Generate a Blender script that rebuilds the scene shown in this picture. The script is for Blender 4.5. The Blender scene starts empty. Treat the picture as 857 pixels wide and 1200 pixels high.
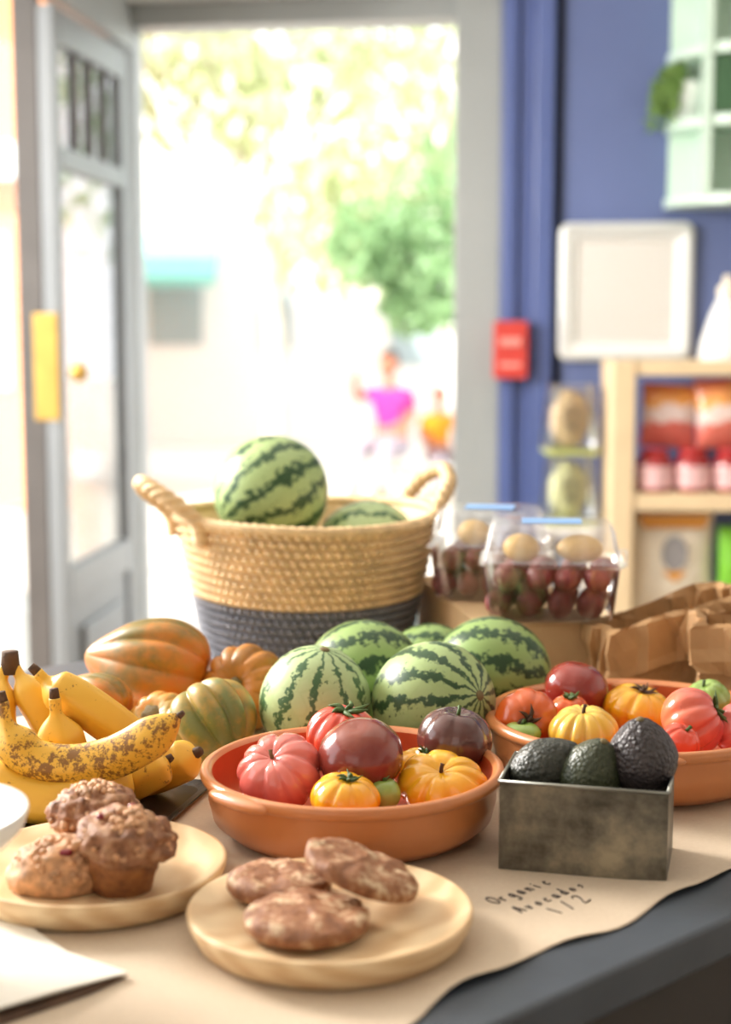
import bpy, bmesh, math, random
from mathutils import Vector, Matrix, Euler, noise
PI = math.pi
C = bpy.context.scene.collection
SC = bpy.context.scene

# ------------------------------------------------------------------ camera
cam_data = bpy.data.cameras.new('camera'); cam = bpy.data.objects.new('camera', cam_data); C.objects.link(cam)
cam_data.sensor_fit = 'VERTICAL'; cam_data.sensor_height = 36; cam_data.lens = 54
cam.location = (0, 0, 1.4); cam.rotation_euler = (PI/2 - math.atan(220/1800), 0, 0)
cam_data.clip_start = 0.05; cam_data.clip_end = 200
cam_data.dof.use_dof = True; cam_data.dof.focus_distance = 1.57; cam_data.dof.aperture_fstop = 2.8
SC.camera = cam
# ------------------------------------------------------------------ light
SC.view_settings.view_transform = 'Standard'; SC.view_settings.look = 'None'
SC.view_settings.gamma = 1; SC.view_settings.use_curve_mapping = False
SC.view_settings.exposure = 0.3
W = bpy.data.worlds.new('sky'); SC.world = W; W.use_nodes = True
W.node_tree.nodes['Background'].inputs[0].default_value = (0.93, 0.97, 1.0, 1)
W.node_tree.nodes['Background'].inputs[1].default_value = 2.5
def light(name, kind, loc, rot, energy, color=(1,1,1), size=(1,1)):
    l = bpy.data.lights.new(name, kind); l.energy = energy; l.color = color
    if kind == 'AREA': l.shape = 'RECTANGLE'; l.size, l.size_y = size
    o = bpy.data.objects.new(name, l); C.objects.link(o); o.location = loc; o.rotation_euler = rot
    return o
def aim(src, dst):
    return (Vector(dst) - Vector(src)).to_track_quat('-Z', 'Y').to_euler()
sun = light('sun', 'SUN', (0, 0, 10), aim((-4, 1.5, 7), (0, 8, 0)), 8.5, (1, .95, .86)); sun.data.angle = .02
light('window_daylight', 'AREA', (-2.1, 3.0, 2.15), aim((-2.1, 3.0, 2.15), (0, 1.6, .9)), 150, (1, .95, .88), (.9, .9))
light('front_fill', 'AREA', (-1.6, -1.2, 2.1), aim((-1.6, -1.2, 2.1), (.2, 2.5, 1.0)), 7, (1, .96, .9), (2.2, 1.5))  # added fill from the front left, no window stands there
light('overhead_fill', 'AREA', (.9, 2.6, 2.86), (0, 0, 0), 6, (1, .95, .88), (2.0, 2.0))  # weak overhead fill, added to lift the room

# ------------------------------------------------------------------ helpers
def lin(c):
    return tuple(((x/255)/12.92 if x/255 <= .04045 else ((x/255+.055)/1.055)**2.4) for x in c) + (1,)
class NT:
    def __init__(s, name):
        s.m = bpy.data.materials.new(name); s.m.use_nodes = True; s.t = s.m.node_tree; s.n = s.t.nodes
        s.b = s.n['Principled BSDF']; s.out = s.n['Material Output']
    def new(s, typ, **kw):
        n = s.n.new(typ)
        for k, v in kw.items():
            if k == 'ins':
                for a, b in v.items():
                    if hasattr(b, 'is_output') or isinstance(b, bpy.types.NodeSocket): s.t.links.new(b, n.inputs[a])
                    else: n.inputs[a].default_value = b
            else: setattr(n, k, v)
        return n
    def math(s, op, a, b=0.0, c=0.0, clamp=False):
        n = s.new('ShaderNodeMath', operation=op, use_clamp=clamp)
        for i, x in enumerate((a, b, c)):
            if isinstance(x, bpy.types.NodeSocket): s.t.links.new(x, n.inputs[i])
            else: n.inputs[i].default_value = x
        return n.outputs[0]
    def mix(s, f, a, b):
        n = s.new('ShaderNodeMix', data_type='RGBA')
        for i, x in ((0, f), (6, a), (7, b)):
            if isinstance(x, bpy.types.NodeSocket): s.t.links.new(x, n.inputs[i])
            else: n.inputs[i].default_value = x
        return n.outputs[2]
    def ramp(s, f, stops, interp='LINEAR'):
        n = s.new('ShaderNodeValToRGB'); n.color_ramp.interpolation = interp
        e = n.color_ramp.elements
        while len(e) < len(stops): e.new(.5)
        for i, (p, c) in enumerate(stops): e[i].position = p; e[i].color = c
        s.t.links.new(f, n.inputs[0]); return n.outputs[0]
    def coord(s, k='Object'): return s.new('ShaderNodeTexCoord').outputs[k]
    def noise(s, scale, detail=3, rough=.5, vec=None, k='Object'):
        return s.new('ShaderNodeTexNoise', ins={'Vector': vec or s.coord(k), 'Scale': scale, 'Detail': detail, 'Roughness': rough}).outputs[0]
    def set(s, **kw):
        for k, v in kw.items():
            k = k.replace('_', ' ')
            if isinstance(v, bpy.types.NodeSocket): s.t.links.new(v, s.b.inputs[k])
            else: s.b.inputs[k].default_value = v
        return s
    def bump(s, h, strength=.3, dist=.002):
        n = s.new('ShaderNodeBump', ins={'Height': h, 'Strength': strength, 'Distance': dist})
        s.t.links.new(n.outputs[0], s.b.inputs['Normal']); return s
def plain(name, rgb, rough=.5, var=.12, scale=8, bump=0, metal=0, coat=0, spec=.5, bdist=.002, bscale=None):
    m = NT(name); c = lin(rgb)
    f = m.noise(scale, 4)
    f = m.ramp(f, [(.3, (0,0,0,1)), (.7, (1,1,1,1))])
    d = tuple(x*(1-var) for x in c[:3])+(1,); l = tuple(min(1, x*(1+var)) for x in c[:3])+(1,)
    m.set(Base_Color=m.mix(f, d, l), Roughness=rough, Metallic=metal, Coat_Weight=coat, Specular_IOR_Level=spec)
    if bump: m.bump(m.noise(bscale or scale*6, 4), bump, bdist)
    return m.m

def tag(o, label=None, cat=None, group=None, kind=None):
    if label: o['label'] = label
    if cat: o['category'] = cat
    if group: o['group'] = group
    if kind: o['kind'] = kind
    return o
def empty(name, loc, rot=(0,0,0), scale=1):
    o = bpy.data.objects.new(name, None); C.objects.link(o); o.location = loc; o.rotation_euler = rot
    o.empty_display_size = .05; o.scale = (scale,)*3; return o
def copy_tree(o, parent=None):
    c = o.copy(); C.objects.link(c)
    if parent: c.parent = parent
    for ch in list(o.children): copy_tree(ch, c)
    return c
class MB:
    def __init__(s): s.v = []; s.f = []
    def add(s, vf, M=None):
        v, f = vf; k = len(s.v)
        s.v += [tuple(M @ Vector(p)) for p in v] if M else [tuple(p) for p in v]
        s.f += [tuple(i+k for i in q) for q in f]; return s
    def build(s, name, mat, parent=None, smooth=True, loc=None, rot=None, bevel=0, sub=0, auto=False):
        me = bpy.data.meshes.new(name); me.from_pydata(s.v, [], s.f)
        bm = bmesh.new(); bm.from_mesh(me); bmesh.ops.recalc_face_normals(bm, faces=bm.faces); bm.to_mesh(me); bm.free()
        if mat: me.materials.append(mat)
        if smooth: me.polygons.foreach_set('use_smooth', [True]*len(me.polygons))
        if auto: me.set_sharp_from_angle(angle=math.radians(38))
        o = bpy.data.objects.new(name, me); C.objects.link(o)
        if parent: o.parent = parent
        if loc: o.location = loc
        if rot: o.rotation_euler = rot
        if bevel:
            b = o.modifiers.new('bevel', 'BEVEL'); b.width = bevel; b.segments = 2; b.limit_method = 'ANGLE'
        if sub:
            b = o.modifiers.new('sub', 'SUBSURF'); b.levels = b.render_levels = sub
        return o
def one(vf, name, mat, parent=None, **k): return MB().add(vf).build(name, mat, parent, **k)
def box(x0, x1, y0, y1, z0, z1):
    v = [(x, y, z) for z in (z0, z1) for y in (y0, y1) for x in (x0, x1)]
    return v, [(0,1,3,2),(4,6,7,5),(0,4,5,1),(2,3,7,6),(0,2,6,4),(1,5,7,3)]
def grid_faces(n, m, cu=False, cv=True):
    f = []
    for i in range(n if cu else n-1):
        for j in range(m if cv else m-1):
            a = i*m+j; b = i*m+(j+1) % m; c = ((i+1) % n)*m+(j+1) % m; d = ((i+1) % n)*m+j
            f.append((a, b, c, d))
    return f
def lathe(prof, seg=48, fn=None):
    """prof: list of (r,z); r==0 at the ends closes the surface"""
    v = []
    for r, z in prof:
        for j in range(seg):
            a = 2*PI*j/seg; rr = max(r, 1e-5)
            v.append((rr*math.cos(a), rr*math.sin(a), z))
    if fn: v = [fn(Vector(p)) for p in v]
    return v, grid_faces(len(prof), seg)
def loft(rings, cap=True):
    m = len(rings[0]); v = [p for r in rings for p in r]; f = grid_faces(len(rings), m)
    if cap:
        f.append(tuple(range(m))[::-1]); f.append(tuple(range((len(rings)-1)*m, len(rings)*m)))
    return v, f
def spline(pts, n):
    P = [Vector(p) for p in pts]; P = [2*P[0]-P[1]]+P+[2*P[-1]-P[-2]]; out = []
    k = len(P)-3
    for i in range(n):
        t = i/(n-1)*k; a = min(int(t), k-1); t -= a
        p0, p1, p2, p3 = P[a:a+4]
        out.append(.5*((2*p1)+(p2-p0)*t+(2*p0-5*p1+4*p2-p3)*t*t+(3*p1-p0-3*p2+p3)*t**3))
    return out
def tube(path, rad, seg=10, shape=None, twist=0, closed=False):
    """path list of Vector, rad number or function(t); shape(a)-> radial factor"""
    path = [Vector(p) for p in path]; n = len(path); v = []
    up = Vector((0, 0, 1)); prev = None
    for i, p in enumerate(path):
        t = (path[(i+1) % n]-path[i-1]) if closed else (path[min(i+1, n-1)]-path[max(i-1, 0)])
        t = t.normalized() if t.length > 1e-9 else Vector((0,0,1))
        if prev is None:
            x = t.cross(up);
            if x.length < .1: x = t.cross(Vector((0, 1, 0)))
        else: x = prev - t*prev.dot(t)
        x.normalize(); prev = x; y = t.cross(x)
        u = i/(n-1) if n > 1 else 0
        r = rad(u) if callable(rad) else rad
        for j in range(seg):
            a = 2*PI*j/seg+twist*u; q = r*(shape(2*PI*j/seg) if shape else 1)
            v.append(tuple(p+x*(q*math.cos(a))+y*(q*math.sin(a))))
    f = grid_faces(n, seg, closed)
    if not closed: f.append(tuple(range(seg))[::-1]); f.append(tuple(range((n-1)*seg, n*seg)))
    return v, f
def ball(rx, ry=None, rz=None, nu=24, nv=32, fn=None, c=(0,0,0)):
    ry = ry or rx; rz = rz or rx; v = []
    for i in range(nu+1):
        th = PI*i/nu; th = min(max(th, .002), PI-.002)
        for j in range(nv):
            a = 2*PI*j/nv
            p = Vector((rx*math.sin(th)*math.cos(a), ry*math.sin(th)*math.sin(a), rz*math.cos(th)))
            if fn: p = fn(p)
            v.append(tuple(p+Vector(c)))
    return v, grid_faces(nu+1, nv)
def T(x=0, y=0, z=0, rx=0, ry=0, rz=0, s=1):
    return Matrix.Translation((x, y, z)) @ Euler((rx, ry, rz)).to_matrix().to_4x4() @ Matrix.Scale(s, 4)
def rrect(w, d, r, n=5):
    out = []
    for cx, cy, a0 in ((w/2-r, d/2-r, 0), (-w/2+r, d/2-r, PI/2), (-w/2+r, -d/2+r, PI), (w/2-r, -d/2+r, 1.5*PI)):
        for k in range(n+1):
            a = a0+PI/2*k/n; out.append((cx+r*math.cos(a), cy+r*math.sin(a)))
    return out

# ------------------------------------------------------------------ materials
M = {}
M['grey_paint'] = plain('grey_paint', (162, 166, 166), .4, .05, 3)
M['door_paint'] = plain('door_paint', (136, 140, 143), .4, .05, 3)
M['soffit'] = plain('soffit', (222, 224, 222), .6, .03, 3)
M['blue_paint'] = plain('blue_paint', (98, 112, 158), .5, .10, 2.5, .15)
M['blue_trim'] = plain('blue_trim', (86, 102, 156), .38, .06, 3)
M['groove'] = plain('groove', (20, 26, 48), .6, .05)  # near-black paints in the shadow inside the groove
M['white_wall'] = plain('white_wall', (225, 222, 215), .8, .04)
M['ceiling'] = plain('ceiling', (235, 233, 228), .9, .03)
M['floor'] = plain('floor', (150, 135, 118), .5, .15, 4)
M['dark_post'] = plain('dark_post', (98, 94, 92), .5, .1)
M['brass'] = plain('brass', (205, 165, 85), .35, .1, 20, metal=.6)
M['steel'] = plain('steel', (190, 190, 192), .25, .08, 30, metal=1)
M['slate'] = plain('slate', (70, 77, 86), .42, .16, 9, .15)
M['cabinet'] = plain('cabinet', (52, 47, 45), .6, .1)
M['wood_light'] = plain('wood_light', (234, 208, 168), .55, .08, 6)
M['mint'] = plain('mint', (212, 234, 218), .4, .04)
M['mint_deep'] = plain('mint_deep', (62, 98, 66), .6, .1)
M['silver'] = plain('silver', (238, 240, 238), .3, .03, 5, metal=.35)
M['white'] = plain('white', (240, 240, 236), .4, .03)
M['red'] = plain('red', (204, 66, 58), .35, .06)  # fire box red, lightened to carry the background haze
M['black'] = plain('black', (22, 20, 20), .5, .1)
def glass(name, transp=.9, rough=.02, tint=(1,1,1,1)):
    m = NT(name); tr = m.new('ShaderNodeBsdfTransparent', ins={'Color': tint}); gl = m.new('ShaderNodeBsdfGlossy', ins={'Roughness': rough, 'Color': (1,1,1,1)})
    lw = m.new('ShaderNodeFresnel', ins={'IOR': 1.45}).outputs[0]
    f = m.math('MULTIPLY_ADD', lw, .9, 1-transp, clamp=True)
    mx = m.new('ShaderNodeMixShader', ins={0: f, 1: tr.outputs[0], 2: gl.outputs[0]})
    m.t.links.new(mx.outputs[0], m.out.inputs[0]); return m.m
M['glass'] = glass('pane_glass', .97)
M['plastic'] = glass('clear_plastic', .86, .16)
m_ = NT('clear_lid'); tr_ = m_.new('ShaderNodeBsdfTransparent'); m_.set(Base_Color=(.95, .96, .97, 1), Roughness=.15, Specular_IOR_Level=.9, Coat_Weight=.5)
mx_ = m_.new('ShaderNodeMixShader', ins={0: .24, 1: tr_.outputs[0], 2: m_.b.outputs[0]}); m_.t.links.new(mx_.outputs[0], m_.out.inputs[0]); M['lid'] = m_.m
mm = NT('mirror_glass'); mm.set(Base_Color=(.92, .91, .88, 1), Metallic=.45, Roughness=.2); M['mirror'] = mm.m  # diffuse white share stands in for a bright reflection

def mat_kraft():
    m = NT('kraft_paper'); a = m.noise(6, 5); b = m.noise(220, 3)
    c = m.mix(a, lin((207, 189, 165)), lin((222, 204, 181)))
    m.set(Base_Color=m.mix(m.math('MULTIPLY', b, .25), c, lin((150, 115, 82))), Roughness=.62)
    m.bump(m.noise(25, 4), .25, .002); return m.m
M['kraft'] = mat_kraft()
M['bag'] = plain('bag_paper', (190, 148, 102), .6, .14, 14, .6, bdist=.004, bscale=30)
M['carton'] = plain('carton', (205, 172, 130), .8, .08, 10)
def mat_terra(name, rgb):
    m = NT(name); a = m.noise(9, 5, .6); c = lin(rgb)
    m.set(Base_Color=m.mix(a, tuple(x*.80 for x in c[:3])+(1,), tuple(min(1, x*1.2) for x in c[:3])+(1,)), Roughness=.32, Coat_Weight=.35, Coat_Roughness=.15)
    m.bump(m.noise(60, 3), .1, .001); return m.m
M['terra'] = mat_terra('terracotta', (204, 128, 76)); M['terra_in'] = mat_terra('terracotta_glaze', (196, 88, 50))
def mat_plate():
    m = NT('turned_wood'); co = m.coord()
    mp = m.new('ShaderNodeMapping', ins={'Vector': co, 'Scale': (3, 14, 40), 'Rotation': (.15, .1, .3)}).outputs[0]
    w = m.new('ShaderNodeTexWave', ins={'Vector': mp, 'Scale': 1.6, 'Distortion': 5, 'Detail': 2, 'Detail Scale': .8}).outputs[1]
    m.set(Base_Color=m.mix(m.math('MULTIPLY', w, .55), lin((236, 208, 166)), lin((196, 150, 98))), Roughness=.45)
    return m.m
M['plate'] = mat_plate()

def mat_melon(n=10, seed=0.0, light=(196, 214, 160), dark=(52, 88, 46), w=.17):
    m = NT('watermelon_rind'); co = m.coord()
    off = m.new('ShaderNodeVectorMath', operation='ADD', ins={0: co, 1: (seed, seed*.7, seed*.3)}).outputs[0]
    sp = m.new('ShaderNodeSeparateXYZ', ins={0: co})
    n1 = m.noise(34, 4, .65, off); n2 = m.noise(120, 3, .6, off)
    ang = m.math('DIVIDE', m.math('ARCTAN2', sp.outputs[1], sp.outputs[0]), 2*PI)
    # wobble faded to nothing near the poles is not needed: noise is in object space
    a = m.math('MULTIPLY_ADD', ang, n, 0)
    a = m.math('ADD', a, m.math('MULTIPLY', m.math('SUBTRACT', n1, .5), 1.25))
    a = m.math('ADD', a, m.math('MULTIPLY', m.math('SUBTRACT', n2, .5), 1.0))
    d = m.math('ABSOLUTE', m.math('SUBTRACT', m.math('FRACT', m.math('ADD', a, 20.0)), .5))
    f = m.ramp(d, [(w*.75, (1,1,1,1)), (w*1.35, (0,0,0,1))])
    thin = m.new('ShaderNodeTexVoronoi', feature='DISTANCE_TO_EDGE', ins={'Vector': off, 'Scale': 55}).outputs['Distance']
    v = m.ramp(thin, [(.0, (1,1,1,1)), (.12, (0,0,0,1))])
    base = m.mix(m.math('MULTIPLY', v, .16), lin(light), lin((128, 160, 92)))
    base = m.mix(m.math('MULTIPLY', m.noise(8, 2, .5, off), .5), base, lin((168, 192, 118)))
    dk = m.mix(n2, lin(dark), lin(tuple(c*1.25 for c in dark)))
    m.set(Base_Color=m.mix(f, base, dk), Roughness=.38, Specular_IOR_Level=.4, Coat_Weight=.12, Coat_Roughness=.3)
    return m.m
M['melonA'] = mat_melon(11, 1.3, (182, 202, 154), (56, 88, 54), .14)
M['melonB'] = mat_melon(12, 4.1, (162, 184, 128), (40, 68, 40), .19)
M['melonC'] = mat_melon(11, 7.7, (130, 158, 92), (34, 62, 34), .19)
def mat_squash(name, cols, seed):
    """mottled orange/green skin; green keeps to the grooves and shoulders"""
    m = NT(name); co = m.coord()
    off = m.new('ShaderNodeVectorMath', operation='ADD', ins={0: co, 1: (seed, seed, 0)}).outputs[0]
    a = m.noise(13, 3, .55, off); b = m.noise(90, 4, .6, off)
    f = m.math('MULTIPLY_ADD', m.math('SUBTRACT', b, .5), .35, a)
    c = m.ramp(f, [(.32, lin(cols[0])), (.5, lin(cols[1])), (.66, lin(cols[2]))])
    sp = m.new('ShaderNodeTexVoronoi', ins={'Vector': off, 'Scale': 130}).outputs['Distance']
    s = m.ramp(sp, [(.05, (1,1,1,1)), (.16, (0,0,0,1))])
    m.set(Base_Color=m.mix(m.math('MULTIPLY', s, .2), c, lin((220, 160, 80))), Roughness=.42, Coat_Weight=.15, Coat_Roughness=.3)
    m.bump(m.noise(70, 3, .5, off), .15, .001); return m.m
M['sqO'] = mat_squash('squash_skin_orange', ((116, 100, 34), (186, 116, 28), (204, 106, 16)), 2)
M['sqG'] = mat_squash('squash_skin_green', ((112, 122, 66), (176, 142, 62), (216, 136, 44)), 5)
M['sqD'] = mat_squash('squash_skin_amber', ((140, 96, 32), (182, 116, 38), (198, 126, 46)), 9)
M['stem'] = plain('dry_stem', (120, 104, 70), .8, .3, 60, .5)
M['greenstem'] = plain('green_stem', (70, 96, 40), .6, .3, 60, .3)
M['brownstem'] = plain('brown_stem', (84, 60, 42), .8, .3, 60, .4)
def mat_banana(name, spots, seed, base=(238, 190, 70)):
    m = NT(name); co = m.coord()
    off = m.new('ShaderNodeVectorMath', operation='ADD', ins={0: co, 1: (seed, seed*.6, 0)}).outputs[0]
    a = m.noise(10, 2, .5, off); b = m.noise(100, 5, .75, off); c = m.noise(300, 3, .7, off); e = m.noise(25, 4, .6, off)
    col = m.mix(a, lin(base), lin((224, 170, 52)))
    f = m.math('ADD', m.math('MULTIPLY', b, .55), m.math('MULTIPLY', c, .3)); f = m.math('ADD', f, m.math('MULTIPLY', e, .35))
    t = .80-spots
    k = m.ramp(f, [(t-.03, (0,0,0,1)), (t+.035, (1,1,1,1))])
    col = m.mix(m.math('MULTIPLY', k, .88), col, lin((112, 68, 30)))
    m.set(Base_Color=col, Roughness=.42); return m.m
M['ban'] = mat_banana('banana_skin', .06, 3); M['banS'] = mat_banana('banana_skin_spotted', .175, 8, (230, 182, 66)); M['banM'] = mat_banana('banana_skin_freckled', .12, 12)
def mat_tomato(name, cols, seed=0, scale=14, rough=.2):
    m = NT(name); co = m.coord()
    off = m.new('ShaderNodeVectorMath', operation='ADD', ins={0: co, 1: (seed, seed, seed)}).outputs[0]
    sp = m.new('ShaderNodeSeparateXYZ', ins={0: co})
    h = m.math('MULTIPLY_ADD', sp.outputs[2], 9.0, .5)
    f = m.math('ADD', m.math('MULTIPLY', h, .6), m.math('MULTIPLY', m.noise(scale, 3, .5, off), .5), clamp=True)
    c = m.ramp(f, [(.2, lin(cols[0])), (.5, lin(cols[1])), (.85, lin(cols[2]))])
    m.set(Base_Color=c, Roughness=rough, Coat_Weight=.5, Coat_Roughness=.08, Subsurface_Weight=.0)
    return m.m
TM = {
 'pink': mat_tomato('pink_tomato_skin', ((206, 76, 66), (226, 104, 94), (234, 134, 122)), 1),
 'coral': mat_tomato('coral_tomato_skin', ((220, 96, 60), (226, 88, 62), (222, 78, 60)), 2),
 'dark': mat_tomato('dark_red_tomato_skin', ((160, 78, 38), (126, 50, 40), (108, 46, 42)), 3),
 'purple': mat_tomato('purple_brown_tomato_skin', ((96, 40, 34), (94, 54, 50), (90, 58, 54)), 4),
 'yellow': mat_tomato('yellow_tomato_skin', ((236, 150, 22), (242, 170, 28), (244, 186, 44)), 5),
 'pale': mat_tomato('pale_yellow_tomato_skin', ((240, 150, 24), (244, 186, 56), (240, 206, 104)), 6),
 'orange': mat_tomato('orange_tomato_skin', ((226, 120, 34), (226, 92, 30), (200, 96, 34)), 7),
 'maroon': mat_tomato('maroon_tomato_skin', ((150, 50, 34), (136, 44, 36), (126, 46, 40)), 8),
 'green': mat_tomato('green_tomato_skin', ((168, 184, 84), (150, 178, 84), (140, 170, 90)), 9),
 'multi': mat_tomato('rose_tomato_skin', ((236, 140, 84), (232, 116, 92), (222, 88, 98)), 10, 10),
}

# ------------------------------------------------------------------ setting
def st(name, vf, m, **k):
    o = one(vf, name, m, smooth=False, **k); tag(o, kind='structure'); return o
st('floor', box(-2.3, 3.2, -2.6, 4.95, -.1, 0), M['floor'])
st('ceiling', box(-2.3, 3.2, -2.6, 5.4, 2.9, 3.0), M['ceiling'])
st('wall_right', box(3.1, 3.2, -2.6, 5.0, 0, 2.9), M['white_wall'])
st('wall_back', box(-2.3, 3.2, -2.7, -2.6, 0, 2.9), M['white_wall'])
wl = MB().add(box(-2.3, -2.2, -2.6, 5.2, 0, .55)).add(box(-2.3, -2.2, -2.6, 5.2, 2.7, 2.9)).add(box(-2.3, -2.2, -2.6, .8, .55, 2.7)).add(box(-2.3, -2.2, 4.2, 5.2, .55, 2.7)).add(box(-2.3, -2.2, .8, .95, .55, 2.7))
tag(wl.build('wall_left', M['white_wall'], smooth=False), kind='structure')
FA = math.atan2(-.15, 1.01)
FM = Matrix.Translation((-.73, 5.0, 0)) @ Matrix.Rotation(FA, 4, 'Z')     # local x along the shopfront, local -y towards the room
def fst(name, boxes, m, bevel=0):
    b = MB()
    for q in boxes: b.add(box(*q), FM)
    o = b.build(name, m, smooth=False, bevel=bevel); tag(o, kind='structure'); return o
fst('wall_front', [(-1.6, -.04, 0, .16, 0, .45), (-1.6, -.04, 0, .16, 2.72, 2.9), (0, 1.02, 0, .16, 2.475, 2.9)], M['grey_paint'])
fst('trim_1', [(1.022, 1.165, -.06, .14, 0, 2.9)], M['grey_paint'], .006)                       # post on the right of the doorway
fst('trim_2', [(0, 1.02, -.03, .12, 2.325, 2.398)], M['grey_paint'], .005)                     # door head
fst('trim_3', [(0, 1.19, -.85, -.0, 2.40, 2.47)], M['soffit'])                                 # lowered soffit over the doorway
fst('trim_4', [(-.10, -.005, -.0, .10, 0, 2.72)], M['grey_paint'], .005)                       # left jamb
fst('trim_5', [(1.166, 1.215, -.08, .1, 0, 2.9), (1.215, 1.265, -.06, .1, 0, 2.9), (1.265, 1.325, -.08, .1, 0, 2.9)], M['blue_trim'], .008)
fst('trim_6', [(1.325, 1.352, -.02, .1, 0, 2.9)], M['groove'])  # recess beside the pilaster, its shadow put into the dark colour
fst('wall_blue', [(1.352, 4.2, -.04, .12, 0, 2.9)], M['blue_paint'])
g = fst('window_1', [(-1.6, -.1, .05, .1, 2.62, 2.72), (-1.6, -.1, .05, .1, .45, .5), (-.9, -.86, .05, .1, .5, 2.62)], M['grey_paint'])
pg = MB().add(box(-1.6, -.1, .07, .078, .5, 2.62), FM).build('window_pane', M['glass'], g, smooth=False)
# the door leaf, opened inwards
dl = MB(); hx, hy = -.745, 4.93; LA = math.atan2(4.17-hy, -.825-hx); DM = Matrix.Translation((hx, hy, 0)) @ Matrix.Rotation(LA, 4, 'Z') @ Matrix.Translation((0, -.045, 0))
L = .76
for q in [(0, .075, 0, .045, .02, 2.24), (L-.055, L, 0, .045, .02, 2.24), (.075, L-.055, 0, .045, 2.15, 2.24), (.075, L-.055, 0, .045, 1.82, 1.88),
          (.075, L-.055, 0, .045, .62, .72), (.075, L-.055, .012, .033, .12, .62), (.075, L-.055, 0, .045, .02, .14)]: dl.add(box(*q), DM)
dl.add(box(.16, L-.17, -.004, .05, .22, .54), DM)
door = dl.build('door_1', M['door_paint'], smooth=False, bevel=.006); tag(door, kind='structure')
mu = MB()
for k in (1, 2, 3):
    a = .075+(L-.16)*k/4; mu.add(box(a-.006, a+.006, .005, .04, 1.88, 2.15), DM)
mu.build('muntin', M['dark_post'], door, smooth=False)
MB().add(box(.075, L-.055, .02, .026, .72, 1.82), DM).add(box(.075, L-.055, .02, .026, 1.88, 2.15), DM).build('glass_pane', M['glass'], door, smooth=False)
lk = MB().add(box(L-.05, L+.004, -.03, .04, 1.14, 1.43), DM).build('lock_plate', M['brass'], door, smooth=False, bevel=.004)
one(ball(.026, c=DM @ Vector((L-.03, .085, 1.27))), 'door_knob', M['brass'], door)
one(ball(.026, c=DM @ Vector((L-.03, -.05, 1.27))), 'door_knob', M['brass'], door)
st('trim_7', box(-.935, -.872, 4.18, 4.24, 0, 2.9), M['dark_post'])                            # slim post beside the open leaf
sp = MB().add(box(-.05, .9, 0, .05, 2.26, 2.9), DM); tag(sp.build('trim_8', M['grey_paint'], smooth=False), kind='structure')

# ------------------------------------------------------------------ outside
M['paving'] = plain('paving', (200, 196, 188), .8, .08, .6)
M['render_white'] = plain('render_white', (226, 226, 222), .8, .04, .5)
M['render_peach'] = plain('render_peach', (222, 150, 98), .8, .06, .5)
M['teal'] = plain('teal', (120, 190, 180), .6, .05)
M['shop_glass'] = plain('shop_glass', (150, 165, 168), .15, .2, .6)
M['bark'] = plain('bark', (196, 186, 172), .9, .2, 6)
st('ground', box(-30, 30, 5.0, 40, -.2, -.06), M['paving'])
st('door_step', box(-1.6, 1.2, 4.9, 5.6, -.06, 0), M['paving'])
bl = empty('building', (-3, 19, 0)); tag(bl, 'pale building across the street with a teal awning, seen through the doorway', 'building')
one(box(-6.5, 4.5, 0, 3, -.06, 4.6), 'facade', M['render_white'], bl, smooth=False)
for x0, x1, z0, z1 in ((.35, 1.0, 1.15, 1.85), (1.75, 2.1, 1.1, 2.1), (-1.4, -.4, .6, 1.9), (3.3, 3.9, .9, 2.0), (-3.6, -2.4, .6, 1.9)):
    w = one(box(x0, x1, -.04, .02, z0, z1), 'window', M['shop_glass'], bl, smooth=False)
one(loft([[(-.2, 0, 2.5), (1.25, 0, 2.5), (1.25, 0, 2.4), (-.2, 0, 2.4)], [(-.2, -.9, 1.95), (1.25, -.9, 1.95), (1.25, -.9, 1.85), (-.2, -.9, 1.85)]]), 'awning', M['teal'], bl, smooth=False)
one(box(-6.7, 4.7, -.15, 3.1, 4.6, 4.8), 'parapet', M['render_white'], bl, smooth=False)
b2 = empty('building', (-5.55, 12, 0)); tag(b2, 'peach sunlit building outside, seen past the open door leaf', 'building')
one(box(-4, 3.4, 0, 3, -.06, 6), 'facade', M['render_peach'], b2, smooth=False)
for x0 in (.8, 2.1, -.6): one(box(x0, x0+.7, -.03, .02, .9, 2.1), 'window', M['shop_glass'], b2, smooth=False)
one(box(-4, 3.4, -.25, 0, 2.5, 2.75), 'cornice', M['render_white'], b2, smooth=False)

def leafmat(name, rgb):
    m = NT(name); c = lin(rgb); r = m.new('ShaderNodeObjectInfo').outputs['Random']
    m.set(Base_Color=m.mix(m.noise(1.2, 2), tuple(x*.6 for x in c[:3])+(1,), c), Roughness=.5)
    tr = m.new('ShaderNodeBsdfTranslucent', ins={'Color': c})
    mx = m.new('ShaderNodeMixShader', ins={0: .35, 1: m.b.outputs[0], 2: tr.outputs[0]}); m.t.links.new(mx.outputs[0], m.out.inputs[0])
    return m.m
M['leafY'] = leafmat('leaf_yellow_green', (206, 216, 170)); M['leafG'] = leafmat('leaf_green', (150, 186, 134)); M['leafP'] = leafmat('leaf_plant', (150, 186, 100))  # street tree tones paled to carry the outdoor glare and haze
def foliage(blobs, n, size, rnd):
    b = MB()
    for _ in range(n):
        cx, cy, cz, r = rnd.choice(blobs)
        while 1:
            d = Vector((rnd.uniform(-1,1), rnd.uniform(-1,1), rnd.uniform(-1,1)))
            if d.length < 1: break
        p = Vector((cx, cy, cz))+d*r; s = size*rnd.uniform(.6, 1.3)
        E = Euler((rnd.uniform(0, 6), rnd.uniform(0, 6), rnd.uniform(0, 6))).to_matrix().to_4x4()
        b.add(([(-s, 0, 0), (0, -s*.5, s*.12), (s, 0, 0), (0, s*.5, s*.12)], [(0,1,2,3)]), Matrix.Translation(p) @ E)
    return b
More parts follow.
